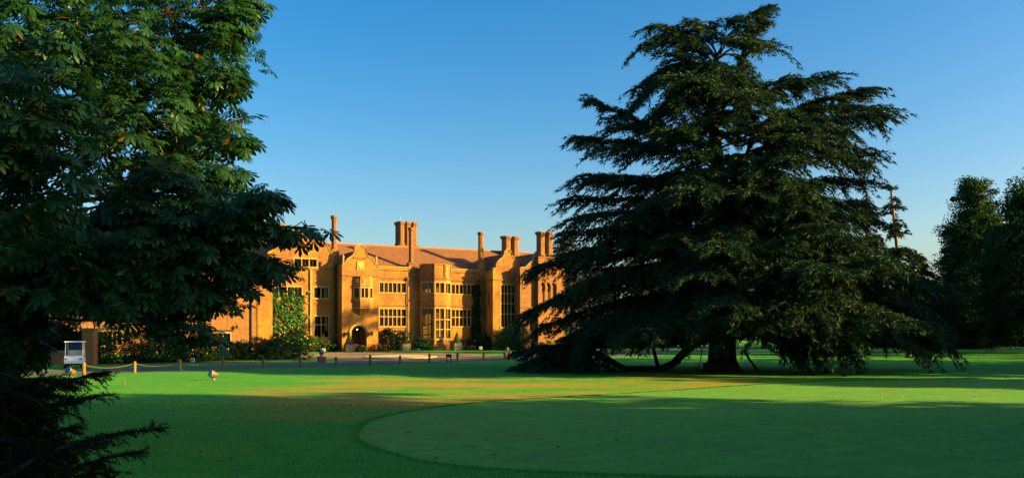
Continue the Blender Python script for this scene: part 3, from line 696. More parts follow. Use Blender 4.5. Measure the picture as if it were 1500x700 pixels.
b = MB(); x_, y_, z_ = wf(-14.0, 2.6, .3); b.tube([wf(-14.0,2.5,0), wf(-14.0,2.6,.3)], .02, 4); b.lathe([(.05,-.15),(.13,.12),(.15,.15),(.02,.3)], 6, (x_,y_,z_)); b.build('wall_lantern', M['black'], wing)
# link wall with chimney breast and a lean-to roof between the wing and the gable
lk = MB(); lf = frame(0,.8); panel(lk, lf, -11.85, -9.9, -.1, 7.0, [(-11.5,-11.2,5.0,6.4)], .2); lk.build('link_wall', M['brick'], wing)
b = MB(); b.fbox(lf, -11.85, -9.9, 7.0, 7.12, -.7, .12); b.build('link_roof', M['tile'], wing)
# garden wall behind the golf cart
gwl = empty('garden_wall', (-30.2, 57.6, 0), R(4), 'red brick garden wall with a pier standing just behind the golf cart', 'wall')
b = MB(); b.box(-5.5,1.25,-.15,.2,-.05,.85); b.build('brickwork', M['brick_red'], gwl)
b = MB(); b.box(1.25,2.0,-.3,.4,-.05,2.35); b.build('pier', M['brick_red'], gwl)
b = MB(); b.box(-5.5,1.18,-.22,.27,.85,.95); b.build('coping', M['stone_grey'], gwl); b = MB(); b.box(1.18,2.07,-.37,.47,2.35,2.47); b.build('pier_cap', M['stone_grey'], gwl)

# ------------------------------------------------------------------ trees
def tree_parts(name, loc, label, group=None):
    return empty(name, loc, 0, label, 'tree', group)
def broad_tree(name, loc, h, r, label, m, nclump=150, per=60, leaf=.34, trunk_r=.35, ells=None, group=None, base=.18, cr=None):
    root = tree_parts(name, loc, label, group)
    b = MB(); ln_ = rng.normal(0,.03,2)*h
    b.tube([(0,0,-.1),(0,0,.4),(ln_[0]*.5,ln_[1]*.5,h*.35),(ln_[0],ln_[1],h*.75)], [trunk_r*1.5,trunk_r,trunk_r*.8,trunk_r*.25], 9)
    if ells is None:
        ells = [((0,0,h*(base+.40)),(r,r,h*.36)), ((ln_[0],ln_[1],h*.78),(r*.62,r*.62,h*.22))]
        for k in range(5):
            a = k*1.257+rng.uniform(-.4,.4); ells.append(((r*.62*math.cos(a), r*.62*math.sin(a), h*rng.uniform(base+.18,base+.5)), (r*.52,r*.52,h*.17)))
    for k in range(12):
        a = rng.uniform(0,6.28); z0 = h*rng.uniform(.2,.6); rr = r*rng.uniform(.5,.95)
        b.tube([(0,0,z0),(rr*.5*math.cos(a),rr*.5*math.sin(a),z0+h*.08),(rr*math.cos(a),rr*math.sin(a),z0+h*.17)], [trunk_r*.35,trunk_r*.2,.03], 5, False)
    b.build('trunk', M['bark_grey'], root, smooth=True)
    V, Fs = clump_cloud(ells, nclump, per, cr or r*.22, leaf, .5, .1); link('crown', arr_mesh('crown', V, Fs), m, root)
    return root

# great cedar ---------------------------------------------------------------
CX, CY = 12.0, 48.7
cedar = tree_parts('cedar_tree', (CX, CY, 0), 'huge spreading cedar with flat dark tiers of needles standing alone on the lawn')
def CP(px, py, dy=0.):
    p = P(px, py, CY+dy); return np.array([p[0]-CX, dy, p[2]])
wood = MB(); fol = []
tr = [CP(1058,546),CP(1058,535),CP(1058,515),CP(1059,470),CP(1061,400),CP(1059,330),CP(1053,260),CP(1046,190),CP(1042,130),CP(1048,90),CP(1062,55)]
tr[0][2] = -.15
wood.tube(tr, [.98,.88,.78,.74,.66,.54,.44,.33,.24,.16,.07], 12)
for k in range(9):
    a = k*.7+.2; wood.tube([(.42*math.cos(a),.42*math.sin(a),.8),(.85*math.cos(a),.85*math.sin(a),.1),(1.3*math.cos(a),1.3*math.sin(a),-.12)], [.3,.22,.06], 6)
wood.tube([CP(1060,340),CP(1072,300),CP(1082,250),CP(1100,210),CP(1130,185)], [.36,.3,.26,.18,.08], 8)
wood.tube([CP(1046,200),CP(1062,150),CP(1080,110),CP(1096,60),CP(1112,22)], [.26,.2,.15,.1,.04], 7)
def trunk_at(z):
    zs = [q[2] for q in tr]; return np.array([np.interp(z, zs, [q[k] for q in tr]) for k in range(3)])
def limb(p0, tip, rise, blen, dens=3.0, r0=.12, start=.22, nl=.33, nw=.06, droop=.3, th=.16):
    p0 = np.array(p0); tip = np.array(tip); n = 9; t_ = np.linspace(0,1,n)[:,None]
    q = p0+(tip-p0)*t_; q[:,2] += rise*np.sin(np.pi*t_[:,0]**.8); q += rng.normal(0,.07,(n,3))*t_
    wood.tube(q, list(np.linspace(r0,.02,n)), 5, False)
    spray_limb(q, blen, dens, nl, nw, fol, wood, droop, start, th, .016)
    return q
# limbs read from the photograph: (trunk px,py) -> tip (px,py), depth of tip, rise, branchlet length
LI = [((1062,60),(1120,12),.6,.25,.8),((1060,70),(1095,45),-1,.2,.8),((1050,85),(955,38),.8,.55,1.05),((1050,90),(940,66),-.8,.9,1.0),((1050,80),(1000,30),-1.2,.3,1.0),((1055,85),(1098,95),-.6,.3,1.0),((1050,85),(1030,30),1.3,.2,.9),((1055,75),(1070,28),-.9,.2,.9),((1050,110),(1095,120),-1.4,.3,1.0),((1046,120),(1000,60),-1.6,.4,1.1),((1050,100),(975,50),-.3,.4,1.0),((1055,80),(1080,60),-1.6,.3,.9),((1085,85),(1125,30),-.4,.2,.7),((1080,100),(1118,65),.5,.3,.8),((1095,60),(1122,18),.3,.1,.6),((1085,85),(1105,30),-.6,.1,.7),((1046,170),(1040,120),-2.4,.5,1.2),((1048,200),(1075,165),-2.8,.5,1.2),((1048,230),(1020,190),-3,.5,1.3),
      ((1044,140),(930,155),-1.2,1.7,1.25),((1044,130),(938,130),1.4,1.2,1.2),((1044,140),(985,80),-1.7,.6,1.1),((1046,150),(1010,100),-2.3,.4,1.1),((1044,150),(960,175),.5,1.3,1.2),((1050,150),(1100,120),-1.5,.3,1.2),
      ((1062,170),(1212,112),.5,.4,1.4),((1070,180),(1150,115),-1.5,.4,1.4),((1080,200),(1293,160),.8,.7,1.5),((1085,205),(1262,135),2.2,.5,1.5),((1085,215),(1290,168),-1.8,.5,1.4),((1075,210),(1240,190),-3,.5,1.4),((1070,240),(1285,228),1.5,1.0,1.45),((1066,250),(1270,240),-2.6,1.1,1.4),((1062,260),(1200,185),-3.2,.4,1.3),
      ((1048,215),(870,150),1.,-.2,1.35),((1048,225),(905,185),-1.5,.2,1.4),((1050,240),(848,203),.6,.3,1.5),((1050,250),(885,215),-3,.5,1.4),((1052,285),(845,262),-1.,.4,1.5),((1052,300),(868,258),2.6,.5,1.4),((1055,320),(842,292),.5,.5,1.5),((1055,330),(835,320),-2.4,.6,1.5),
      ((1058,360),(838,340),1.5,.6,1.6),((1058,370),(842,372),-2.0,.8,1.6),((1060,400),(790,392),.8,.9,1.6),((1060,415),(845,415),-3.2,.9,1.6),((1060,430),(776,455),-.8,1.4,1.6),((1060,440),(838,432),3,1.0,1.6),((1060,460),(800,478),1.5,1.2,1.6),((1060,465),(840,500),-2.8,1.3,1.6),((1058,480),(838,515),1.2,1.0,1.5),
      ((1062,300),(1255,268),.8,.5,1.5),((1062,320),(1262,300),-2.4,.6,1.5),((1062,345),(1262,322),1.2,.6,1.6),((1062,360),(1272,352),-2.,.7,1.6),((1062,380),(1292,378),2.2,.8,1.6),((1062,400),(1325,402),-1.2,.9,1.7),((1062,420),(1368,418),1.5,1.1,1.7),((1062,435),(1355,450),-2.4,1.5,1.7),((1062,450),(1378,497),.5,2.2,1.7),((1062,455),(1330,503),-3.6,2.0,1.6),((1062,465),(1235,517),-4.5,1.8,1.6),((1062,470),(1182,520),-3.6,1.7,1.5),((1062,450),(1362,478),3,1.7,1.6),((1062,470),(1312,492),2.5,1.3,1.6),((1062,478),(1160,512),-2,.8,1.4)]
for (sx,sy),(tx,ty),dy,rise,bl in LI:
    limb(CP(sx,sy), CP(tx,ty,dy), rise*1.15, bl*1.2, 5.2, .05+.00012*sy, th=.2, droop=.36)
# limbs towards and away from the viewer, from the crown's radius at each height
def crown_r(z): return np.interp(z, [1.5,4,6,8,10,12,14,16,18,20,21], [11.5,12,10.8,9.3,8.2,7.9,7.6,5.6,3.6,2.6,.6])
for k in range(112):
    z0 = rng.uniform(3.2,17.8) if k % 3 else rng.uniform(3.2,8); a = rng.choice([-1,1],p=[.62,.38])*rng.uniform(.75,math.pi-.75)
    # negative angle: towards the camera (-y)
    rr = crown_r(z0)*rng.uniform(.5,.98)*(1 if math.cos(a) > 0 else 1-.25*abs(math.cos(a))*(z0 < 9)); p0 = trunk_at(z0)
    tipz = max(z0+rng.uniform(-.9,.7)-(.8 if z0 < 5 else 0), 2.75)
    limb(p0, p0+np.array([rr*math.cos(a), rr*math.sin(a), max(1.0,tipz)-p0[2]]), rng.uniform(.3,1.1), rng.uniform(1.25,1.75), 3.4, .07, th=.22)
for k in range(32):
    z0 = rng.uniform(6.0,10.5); a = rng.uniform(0,6.28); rr = crown_r(z0)*rng.uniform(.4,.78); p0 = trunk_at(z0)
    limb(p0, p0+np.array([rr*math.cos(a), rr*math.sin(a), rng.uniform(-.5,.5)]), rng.uniform(.3,.9), 1.7, 4.2, .06, th=.2, droop=.4)
for k in range(64):
    z0 = rng.uniform(3.0,5.5); a = rng.uniform(0,6.28); rr = rng.uniform(5,9.5); lo = 2.4 if abs(a-4.71) < .3 else 1.75; p0 = trunk_at(z0)
    limb(p0, p0+np.array([rr*math.cos(a), rr*math.sin(a), rng.uniform(lo,lo+1.1)-z0]), rng.uniform(.2,.7), 1.5, 3.4, .05, th=.22)
wood.build('trunk', M['bark'], cedar, smooth=True)
V, Fs = join(fol); link('crown', arr_mesh('crown', V, Fs), M['cedar'], cedar)
wood = MB(); fol = []
lw_ = [CP(1050,470),CP(1028,492),CP(1005,514),CP(985,533,.3),CP(965,541,.3),CP(935,540.5,.2),CP(915,540.5),CP(895,528,-.3),CP(868,515,-.6),CP(830,505,-1),CP(790,510,-1.2)]
wood.tube(lw_, [.3,.27,.24,.22,.20,.20,.19,.15,.12,.08,.03], 8)
wood.tube([CP(964,538,.3),CP(960,522,.3),CP(956,505,.2),CP(950,490,0)], [.14,.11,.1,.06], 6)
spray_limb(np.array(lw_[7:]), 1.6, 5, .34, .075, fol, wood, .3, .3, .2, .016)
for tx, ty, dy in ((758,540,-1.6),(775,530,-2.2),(800,541,-2.4),(840,541,-2.6),(880,540,-2.0),(765,518,-1),(850,535,1.0),(815,528,.5)):
    limb(CP(880,518,-.4), CP(tx,min(ty,538),dy), .35, 1.1, 5.0, .07, .15)
wood.build('limb', M['bark'], cedar, smooth=True)
V, Fs = join(fol); V[:,2] = np.maximum(V[:,2], .02); link('foliage', arr_mesh('foliage', V, Fs), M['cedar'], cedar)
# props under the cedar
b = MB(); b.tube([(0,0,0),(-.42,.2,.62),(-.72,.35,1.15)], .075, 6)
tag(b.build('prop_post', M['bark_grey'], None, (14.1,48.9,0)), 'slanting timber prop holding up the low right limb of the cedar', 'prop')
b = MB(); b.tube([(0,0,0),(.12,0,.25),(.24,0,.6),(.31,0,1.0),(.33,0,1.35)], .03, 5)
tag(b.build('support_cable', M['black'], None, (10.45,48.4,0)), 'thin curved dark cable hanging from the cedar limb left of the trunk', 'cable')

# horse chestnut ------------------------------------------------------------
TX, TY = -14.5, 19.0
chest = tree_parts('chestnut_tree', (TX, TY, 0), 'big horse chestnut with broad fingered leaves overhanging the left side of the lawn')
def TPX(px, py, d): return P(px,py,d)-np.array([TX,TY,0])
EL = [((95,80,19.5),(3.1,4.3,4.6),470),((130,-110,21.5),(2.85,4,3.6),290),((225,170,18.0),(1.15,2.2,2.0),170),((265,290,16.4),(1.0,1.5,.85),95),((275,365,15.8),(.95,1.5,.85),95),((360,318,15.4),(.34,.8,.35),24),((392,292,15.2),(.26,.5,.16),9),((436,336,15.1),(.20,.35,.07),7),
      ((402,392,15.4),(.2,.5,.1),6),((360,395,15.4),(.3,.6,.24),14),((185,370,15.6),(1.35,1.8,.85),120),((0,385,15.6),(1.1,2,.95),130),((20,200,12.8),(1.15,1.2,2.0),100),((280,435,15.0),(.35,.7,.3),15),((205,438,15.0),(.7,.9,.28),20),((95,420,15.6),(.9,1,.25),40),((-5,470,15.8),(.5,.8,.7),60),((12,495,15.8),(.45,.7,.55),34),((285,490,14.6),(.16,.3,.24),6),((165,435,15.5),(.5,.6,.22),14),((240,470,15),(.2,.4,.2),5),((330,445,15.2),(.12,.2,.12),3),
      ((338,40,19),(.34,.8,.7),24),((328,118,18.5),(.34,.8,.4),18),((338,195,17.5),(.3,.6,.25),12),((335,255,16.5),(.25,.4,.12),6),((300,20,20),(.8,1.5,1.3),46),((372,5,19.5),(.16,.3,.2),5),((-190,180,17.5),(3.2,4,4.6),330),((-170,420,15),(1.7,2.4,1.6),130)]
tips = []
for (px,py,d), r, n in EL:
    p, u = ell_points(TPX(px,py,d), r, int(n*1.4), .55, .3); tips.append(np.c_[p, u])
tips = np.vstack(tips); tips = tips[tips[:,2] > .7]
# palmate leaf template: seven drooping leaflets in the xy plane
lv, lf_ = [], []
for k, (a, L) in enumerate(zip(np.radians([0,38,-38,78,-78,125,-125]), [1,.97,.97,.82,.82,.55,.55])):
    rows = [(.02,.0,0),(.35,.085,0),(.68,.165,0),(1.0,0,0)]; b0 = len(lv); ca, sa = math.cos(a), math.sin(a)
    def pt(x, y, zf): z = -.38*(x*L)**2-abs(y)*.28; return (ca*x*L-sa*y*L, sa*x*L+ca*y*L, z)
    lv += [pt(.02,0,0)]+[pt(.38,s_*.10,0) for s_ in (1,0,-1)]+[pt(.70,s_*.175,0) for s_ in (1,0,-1)]+[pt(.9,s_*.09,0) for s_ in (1,0,-1)]+[pt(1.02,0,0)]
    q = lambda *i: tuple(b0+j for j in i)
    lf_ += [q(0,2,1,1),q(0,3,2,2),q(1,2,5,4),q(2,3,6,5),q(4,5,8,7),q(5,6,9,8),q(7,8,10,10),q(8,9,10,10)]
lv = np.array(lv); lq = np.array([f for f in lf_ if f[2] != f[3]]); lt3 = np.array([f[:3] for f in lf_ if f[2] == f[3]])
NL = 7; n = len(tips)*NL
base = np.repeat(tips[:,:3], NL, 0); outd = np.repeat(tips[:,3:], NL, 0)
az_ = rng.uniform(0,6.28,n); hd = np.stack([np.cos(az_),np.sin(az_),np.zeros(n)],1); hd = unit(hd*.9+outd*[.7,.7,.2]+[0,-.15,0]); hd[:,2] = rng.normal(-.35,.3,n); hd = unit(hd)
pos = base+hd*rng.uniform(.06,.26,n)[:,None]+rng.normal(0,.07,(n,3))
nz = unit(np.array([0,0,1.])+rng.normal(0,.35,(n,3))+outd*.25); yx = unit(np.cross(nz,hd)); nz = np.cross(hd,yx)
sc_ = rng.uniform(.10,.24,n)*np.repeat(np.clip(1.25-.02*(tips[:,2]-2), .8, 1.2), NL)
V = (pos[:,None]+sc_[:,None,None]*(lv[None,:,0:1]*hd[:,None]+lv[None,:,1:2]*yx[:,None]+lv[None,:,2:3]*nz[:,None])).reshape(-1,3)
off = (np.arange(n)*len(lv))[:,None,None]
link('crown', arr_mesh('crown', V, [(lq[None]+off).reshape(-1,4), (lt3[None]+off).reshape(-1,3)]), M['chestnut'], chest)
cw = MB(); cw.tube([(0,0,-.1),(0,0,.5),(.2,0,3),(.5,.1,6),(.9,.2,10),(1.4,.4,15)], [.75,.55,.48,.42,.3,.08], 12)
cents = [(TPX(px,py,d), r, n_) for (px,py,d), r, n_ in EL]
limbs_pts = []
for c_, r, n_ in cents:
    z0 = min(max(1.8, c_[2]*.75), 11); p0 = np.array([.1+.05*z0,0,z0]); q_ = curve(p0, c_, 0, 8, .5); q_ += rng.normal(0,.1,(8,3))*np.linspace(0,1,8)[:,None]
    cw.tube(q_, list(np.linspace(.16 if n_ > 60 else .05, .018, 8)), 5, False); limbs_pts.append(q_)
LPt = np.vstack(limbs_pts)
for p in tips[::2,:3]:
    d_ = np.linalg.norm(LPt-p, axis=1)+np.where(LPt[:,2] > p[2]+.6, 2, 0); j = d_.argmin()
    if d_[j] < 1.3: m_ = (LPt[j]+p)/2+rng.normal(0,.08,3)+[0,0,.1]; cw.tube([LPt[j], m_, p], [.022,.013,.006], 3, False)
cw.build('trunk', M['bark_grey'], chest, smooth=True)

# dark yew in the near left corner -----------------------------------------
YX, YY = -4.6, 6.3
yew = tree_parts('yew_tree', (YX, YY, 0), 'near black yew with short dark needles filling the lower left corner')
wood = MB(); fol = []
def yl(p0, p1, blen, dens=12, start=.1, nl=.032, nw=.007, rise=.1):
    q_ = curve(p0, p1, 0, 8, rise); wood.tube(q_, list(np.linspace(.02,.004,8)), 4, False)
    path = q_; L = np.linalg.norm(p1-p0); nb = int(L*dens)
    for k in range(nb):
        t_ = rng.uniform(start,1); i = min(6,int(t_*7)); b_ = q_[i]+(q_[i+1]-q_[i])*(t_*7-i); tg = unit(q_[i+1]-q_[i])
        d_ = unit(tg*rng.uniform(.5,1)+rng.normal(0,.5,3)*[1,1,.7]+[0,0,-.15]); l_ = blen*rng.uniform(.35,1.1)*(1.15-.75*t_)
        m_ = max(8,int(l_/.0035)); u_ = np.linspace(0,1,m_); pts = b_+d_*(u_*l_)[:,None]; pts[:,2] -= .2*l_*u_**2
        D = d_*.7+unit(rng.normal(0,1,(m_,3)))*.8; fol.append(needles(pts, D, nl*rng.uniform(.7,1.2,m_), nw*np.ones(m_)))
    m_ = int(L/.004); u_ = rng.uniform(.05,1,m_); idx = np.minimum(6,(u_*7).astype(int)); pts = q_[idx]+(q_[idx+1]-q_[idx])*(u_*7-idx)[:,None]
    fol.append(needles(pts, unit(q_[-1]-q_[0])*.7+unit(rng.normal(0,1,(m_,3)))*.8, nl*np.ones(m_), nw*np.ones(m_)))
def YP(px,py,d): return P(px,py,d)-np.array([YX,YY,0])
for (px,py,d),(qx,qy,e),bl in [((-40,640,6),(157,546,6.2),.22),((-40,600,6),(120,560,6.3),.22),((-40,660,6.4),(110,588,6.4),.2),((0,650,6.2),(166,578,6.5),.13),((-30,720,5.6),(232,628,5.8),.17),((-30,700,5.8),(150,655,5.9),.2),((0,760,5.6),(210,660,5.9),.18),((0,780,5.6),(165,690,5.8),.22),((-60,570,6.5),(50,562,6.6),.18),((-90,540,6.8),(5,520,6.8),.18),((20,690,6.3),(120,625,6.5),.2),((30,760,5.8),(190,705,6),.2)]:
    yl(YP(px,py,d), YP(qx,qy,e), bl*1.35, 85)
for k in range(150):
    px0 = rng.uniform(-120,-5); py0 = rng.uniform(565,745); px1 = px0+rng.uniform(60,130); yl(YP(px0,py0,rng.uniform(6,7.5)), YP(px1,max(py0+rng.uniform(-30,25), 572 if px1 > 30 else 550),rng.uniform(5.6,7.4)), .21, 34)
yb = MB(); yb.tube([YP(-160,800,6.6)*[1,1,0]+[0,0,-.05], YP(-150,560,6.6), YP(-150,420,6.8)], [.16,.12,.05], 8)
for k in range(10): yb.tube([YP(-152,rng.uniform(520,700),6.6), YP(rng.uniform(-60,0),rng.uniform(540,720),6.4)], [.05,.02], 5)
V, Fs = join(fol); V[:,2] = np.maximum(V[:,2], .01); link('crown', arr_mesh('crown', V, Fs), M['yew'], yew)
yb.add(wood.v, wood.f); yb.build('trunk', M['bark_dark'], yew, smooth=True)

# conifers and trees behind the cedar -------------------------------------
def conifer(name, loc, h, r, label, nl=.42, nw=.11, trunk_m='bark', nlimb=60, bare=(0,0), lean=(0,0), tr_r=.3, low=.1, top_r=.1, dens=2.2, m='conifer', group=None, rfun=None):
    root = tree_parts(name, loc, label, group); wd = MB(); fl_ = []
    ax = lambda z: np.array([lean[0]*z/h, lean[1]*z/h, z])
    wd.tube([ax(-.1*0)-[0,0,.1]]+[ax(h*k/8) for k in range(1,9)], list(np.linspace(tr_r,.06 if not top_r else max(.05,tr_r*.35),9)), 8); 
    for k in range(nlimb):
        f_ = rng.uniform(low,1)**.9; z = h*f_
        if bare[0] < f_ < bare[1] and rng.uniform() < .75: continue
        rr = (rfun(f_) if rfun else r*((1-f_)**.75+.06))*rng.uniform(.55,1.1); a = rng.uniform(0,6.28); p0 = ax(z)
        n_ = 6; q_ = curve(p0, p0+np.array([rr*math.cos(a),rr*math.sin(a),-.18*rr+rng.normal(0,.2)]), 0, n_, .12*rr)
        wd.tube(q_, list(np.linspace(.05,.015,n_)), 4, False); spray_limb(q_, .35*rr+.35, dens, nl, nw, fl_, None, .3, .15, .25, 0)
    V, Fs = join(fl_); V[:,2] = np.maximum(V[:,2], .05); link('crown', arr_mesh('crown', V, Fs), M[m], root)
    wd.build('trunk', M[trunk_m], root, smooth=True)
    return root
def at(px, d): return ((px-750)/F_PX*d, d, 0)
def hgt(py, d): return CAM_H+(HOR-py)/F_PX*d
conifer('pine_tree', at(1331,72), hgt(277,72), 2.3, 'thin leaning conifer with a bare sunlit stripped trunk and broken top, right of the cedar', trunk_m='bark_lit', nlimb=60, bare=(.3,.6), lean=(-1.5,0), tr_r=.27, low=.12, top_r=1, rfun=lambda f_: (.5+2.3*(1-f_))*(.75+.35*math.sin(f_*23)), dens=3.6)
conifer('spruce_tree', at(1270,79), hgt(285,79), 3.2, 'dense dark spruce behind the right flank of the cedar, left of the leaning conifer', nlimb=90, dens=2.8, tr_r=.35)
conifer('spruce_tree', at(1205,82), hgt(300,82), 3.6, 'dark spruce standing hidden deep behind the middle right of the cedar', nlimb=80, dens=2.4, tr_r=.35)
conifer('spruce_tree', at(1345,90), hgt(375,90), 3.4, 'short dark spruce just right of the foot of the leaning conifer', nlimb=90, dens=2.8, tr_r=.3)
broad_tree('beech_tree', at(838,128), hgt(338,128), 6.5, 'dark copper beech rising behind the right end of the mansion', M['beech'], 170, 60, .5, .5)
broad_tree('oak_tree', at(925,112), hgt(360,112), 6.5, 'dark round tree far behind the left half of the cedar', M['broad'], 120, 50, .5, .4, base=.1)
broad_tree('oak_tree', at(1120,110), hgt(350,110), 7.0, 'dark round tree far behind the right half of the cedar', M['broad'], 120, 50, .5, .4, base=.1)
D2 = 108; hh = hgt(258,D2)
broad_tree('lime_tree', at(1425,D2), hh, 5.0, 'tall leafy lime tree with a pale lit crown at the right, clear of the cedar', M['broad'], 900, 170, .30, .45,
    ells=[((0.2,0,hh*.93),(1.3,1.3,hh*.085)),((0.3,0,hh*.81),(2.4,2.4,hh*.15)),((-.6,0,hh*.62),(4.0,4,hh*.17)),((1.5,0,hh*.6),(4.0,4,hh*.17)),((0,0,hh*.42),(5.0,4.8,hh*.2)),((-.5,0,hh*.24),(5.0,5,hh*.2)),((0,0,hh*.1),(4.6,4,hh*.1)),((3.2,0,hh*.34),(3.4,3.4,hh*.2))], cr=1.25)
hh2 = hgt(262,88)
broad_tree('oak_tree', at(1512,88), hh2, 4.6, 'big black-green tree cut off by the right edge of the picture', M['broad'], 800, 170, .30, .4, base=.08, cr=1.2,
    ells=[((0,0,hh2*.75),(2.6,2.6,hh2*.2)),((0,0,hh2*.5),(4.2,4.2,hh2*.25)),((0,0,hh2*.27),(5.0,4.5,hh2*.22)),((-2.0,0,hh2*.55),(2.2,2.2,hh2*.16))])
for k, (px, d, py, rr, lb) in enumerate([(1365,124,430,4.5,'low dark tree between the leaning conifer and the tall lime'),(1405,128,440,4.5,'low dark tree under the left side of the tall lime'),(1450,126,435,4.5,'low dark tree under the right side of the tall lime, behind the notice board'),(1490,124,445,4.5,'low dark tree at the far right behind the drive'),(1300,118,400,5,'low dark tree behind the foot of the leaning conifer'),(1230,116,400,5,'low dark tree glimpsed behind the low right branches of the cedar'),(1000,120,420,5,'low dark tree behind the cedar just left of its trunk')]):
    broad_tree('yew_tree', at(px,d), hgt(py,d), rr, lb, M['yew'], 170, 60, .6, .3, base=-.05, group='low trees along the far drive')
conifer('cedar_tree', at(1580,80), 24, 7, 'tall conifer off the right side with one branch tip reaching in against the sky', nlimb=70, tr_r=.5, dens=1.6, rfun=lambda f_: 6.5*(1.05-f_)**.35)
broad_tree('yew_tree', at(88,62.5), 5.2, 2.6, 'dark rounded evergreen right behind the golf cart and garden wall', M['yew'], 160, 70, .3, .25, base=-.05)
sap = broad_tree('sapling', at(1456,96), 2.6, .9, 'small pale green young tree behind the notice board on the right', M['ivy'], 16, 24, .22, .05, base=.25)
# trees out of frame on the right whose shade lies over the near lawn
for k, (x, y, h_, r_) in enumerate([(34,16.0,17,6.2),(33,4.5,18,6.8),(46,12,19,7),(36,-8,18,7),(52,-2,21,8),(62,7,20,7),(44,6,19,7),(70,-6,22,8),(19,.2,12,4.2),(40,11,20,6),(50,43,23,7),(58,53,27,8.5),(64,45,27,7),(100,62,20,8),(112,78,21,8),(48,30.8,11,4.6),(62,29.5,14.5,4.0),(98,90,25,8),(92,107,25,8),(96,124,25,8),(108,140,25,8)]):
    broad_tree('roadside_tree', (x,y,0), h_, r_, 'leafy tree standing outside the picture on the right', M['broad'], 300, 55, .6, .4, base=.0, group='trees to the right of the lawn')
# trees outside the frame on the left that close the view behind the chestnut
for x, y, h_ in ((-52,66,15),(-60,84,16),(-58,104,17)):
    broad_tree('park_tree', (x,y,0), h_, 6.5, 'dark park tree far behind the chestnut on the left', M['broad'], 110, 50, .6, .4, base=.05, group='park trees behind the chestnut')
# far wood closing the horizon
ells = [((x, 235+rng.uniform(-12,12), 5), (16,9,rng.uniform(8,12))) for x in range(-230,330,18)]
V, Fs = clump_cloud(ells, 900, 22, 3.6, 1.7, .6); tag(link('woodland', arr_mesh('woodland', V, Fs), M['broad']), 'distant belt of woodland closing the horizon', 'woodland', kind='stuff')

# ------------------------------------------------------------------ planting against the house
cH, sH = math.cos(PHI), math.sin(PHI)
def HW(u, v): return (HO[0]+cH*u+sH*v, HO[1]+sH*u-cH*v)
# creeper on the gable
cr = empty('creeper', (*HW(-8.0,.36),0), PHI, 'bright green creeper climbing the brick between the low wing and the left gable', 'climbing plant')
pts = []
for a0,a1,b0,b1,nn in ((-3.2,-1.6,.2,3.4,1200),(-1.6,2.2,.2,7.0,3600),(-2.3,-1.4,4.6,7.0,350)):
    p = np.c_[rng.uniform(a0,a1,nn), -np.abs(rng.normal(.12,.10,nn))-.02, rng.uniform(b0,b1,nn)]
    edge_ = 6.3+.45*np.sin(p[:,0]*3.1)+.3*np.sin(p[:,0]*9)+rng.normal(0,.18,len(p)); gap = np.sin(p[:,0]*4.3+1.5*np.sin(p[:,2]*1.7))+np.sin(p[:,2]*2.9+p[:,0]*2.2); p = p[(p[:,2] < edge_) & (p[:,0] < 1.75+.35*np.sin(p[:,2]*2.3)+.2*np.sin(p[:,2]*7)+rng.normal(0,.1,len(p))) & (gap < 1.25)]; pts.append(p)
p = np.vstack(pts); V, Fq = leaves(p, np.tile([0,-1,.25],(len(p),1)), .26, .8, .55); link('foliage', arr_mesh('foliage', V, [Fq]), M['ivy'], cr)
b = MB()
for k in range(7): x_ = -1.3+k*.5; b.tube([(x_,-.03,0),(x_+rng.normal(0,.1),-.04,2.5),(x_+rng.normal(0,.25),-.04,5.5)], [.04,.03,.01], 4)
b.build('stem', M['bark_grey'], cr)
cr = empty('wisteria', (*HW(13.9,.06),0), PHI, 'dark climbing plant on the main wall beside the tall stair window wing', 'climbing plant')
n = 2600; p = np.c_[rng.normal(.55,.42,n), -np.abs(rng.normal(.18,.15,n))-.02, rng.uniform(.1,7.9,n)]; p = p[np.abs(p[:,0]-.6) < .45+.5*np.clip((4-p[:,2])/4,0,1)+.12*np.sin(p[:,2]*3)]
V, Fq = leaves(p, np.tile([0,-1,.2],(len(p),1)), .24, .7, .6); link('foliage', arr_mesh('foliage', V, [Fq]), M['shrub'], cr)
b = MB(); b.tube([(.6,-.05,0),(.55,-.06,4),(.7,-.06,7.8)], [.06,.05,.02], 5); b.build('stem', M['bark_grey'], cr)
GS = 'shrubs planted along the house front'
def hb(u, v, r, n, size, m, label, fl=None, name='shrub', **kw): return bush(name, HW(u,v), r, n, size, m, label, 'shrub', GS, fl, **kw)
hb(3.1,.9,(1.1,.7,1.5),1500,.2,M['shrub'],'dark evergreen shrub under the ground floor window right of the porch')
hb(4.7,.9,(1.0,.7,1.35),1400,.2,M['shrub'],'second dark evergreen under that window, beside the chimney breast')
hb(6.7,1.6,(.9,.7,.9),900,.18,M['shrub'],'low dark shrub at the left foot of the canted bay')
hb(7.6,2.1,(.8,.5,.35),500,.15,M['shrub'],'low green ground shrub in front of the canted bay')
hb(11.6,1.2,(.7,.5,.75),600,.17,M['ivy'],'leafy green plant right of the canted bay',(M['whitefl'],14,.12))
hb(13.0,1.2,(.9,.6,.8),800,.18,M['shrub'],'white flowered shrub left of the dark climbing plant',(M['whitefl'],26,.14))
hb(12.4,1.9,(1.3,.4,.3),500,.13,M['ivy'],'low border of orange flowers right of the bay',(M['orangefl'],90,.14))
hb(14.7,1.5,(1.0,.8,1.1),1200,.2,M['shrub'],'dark shrub at the foot of the dark climbing plant')
o = bush('clipped_bush', HW(17.6,4.2), (2.35,1.6,1.65), 8000, .12, M['clipped'], 'large round clipped green bush below the tall stair window', 'bush', None, None, .85, .06, .02)
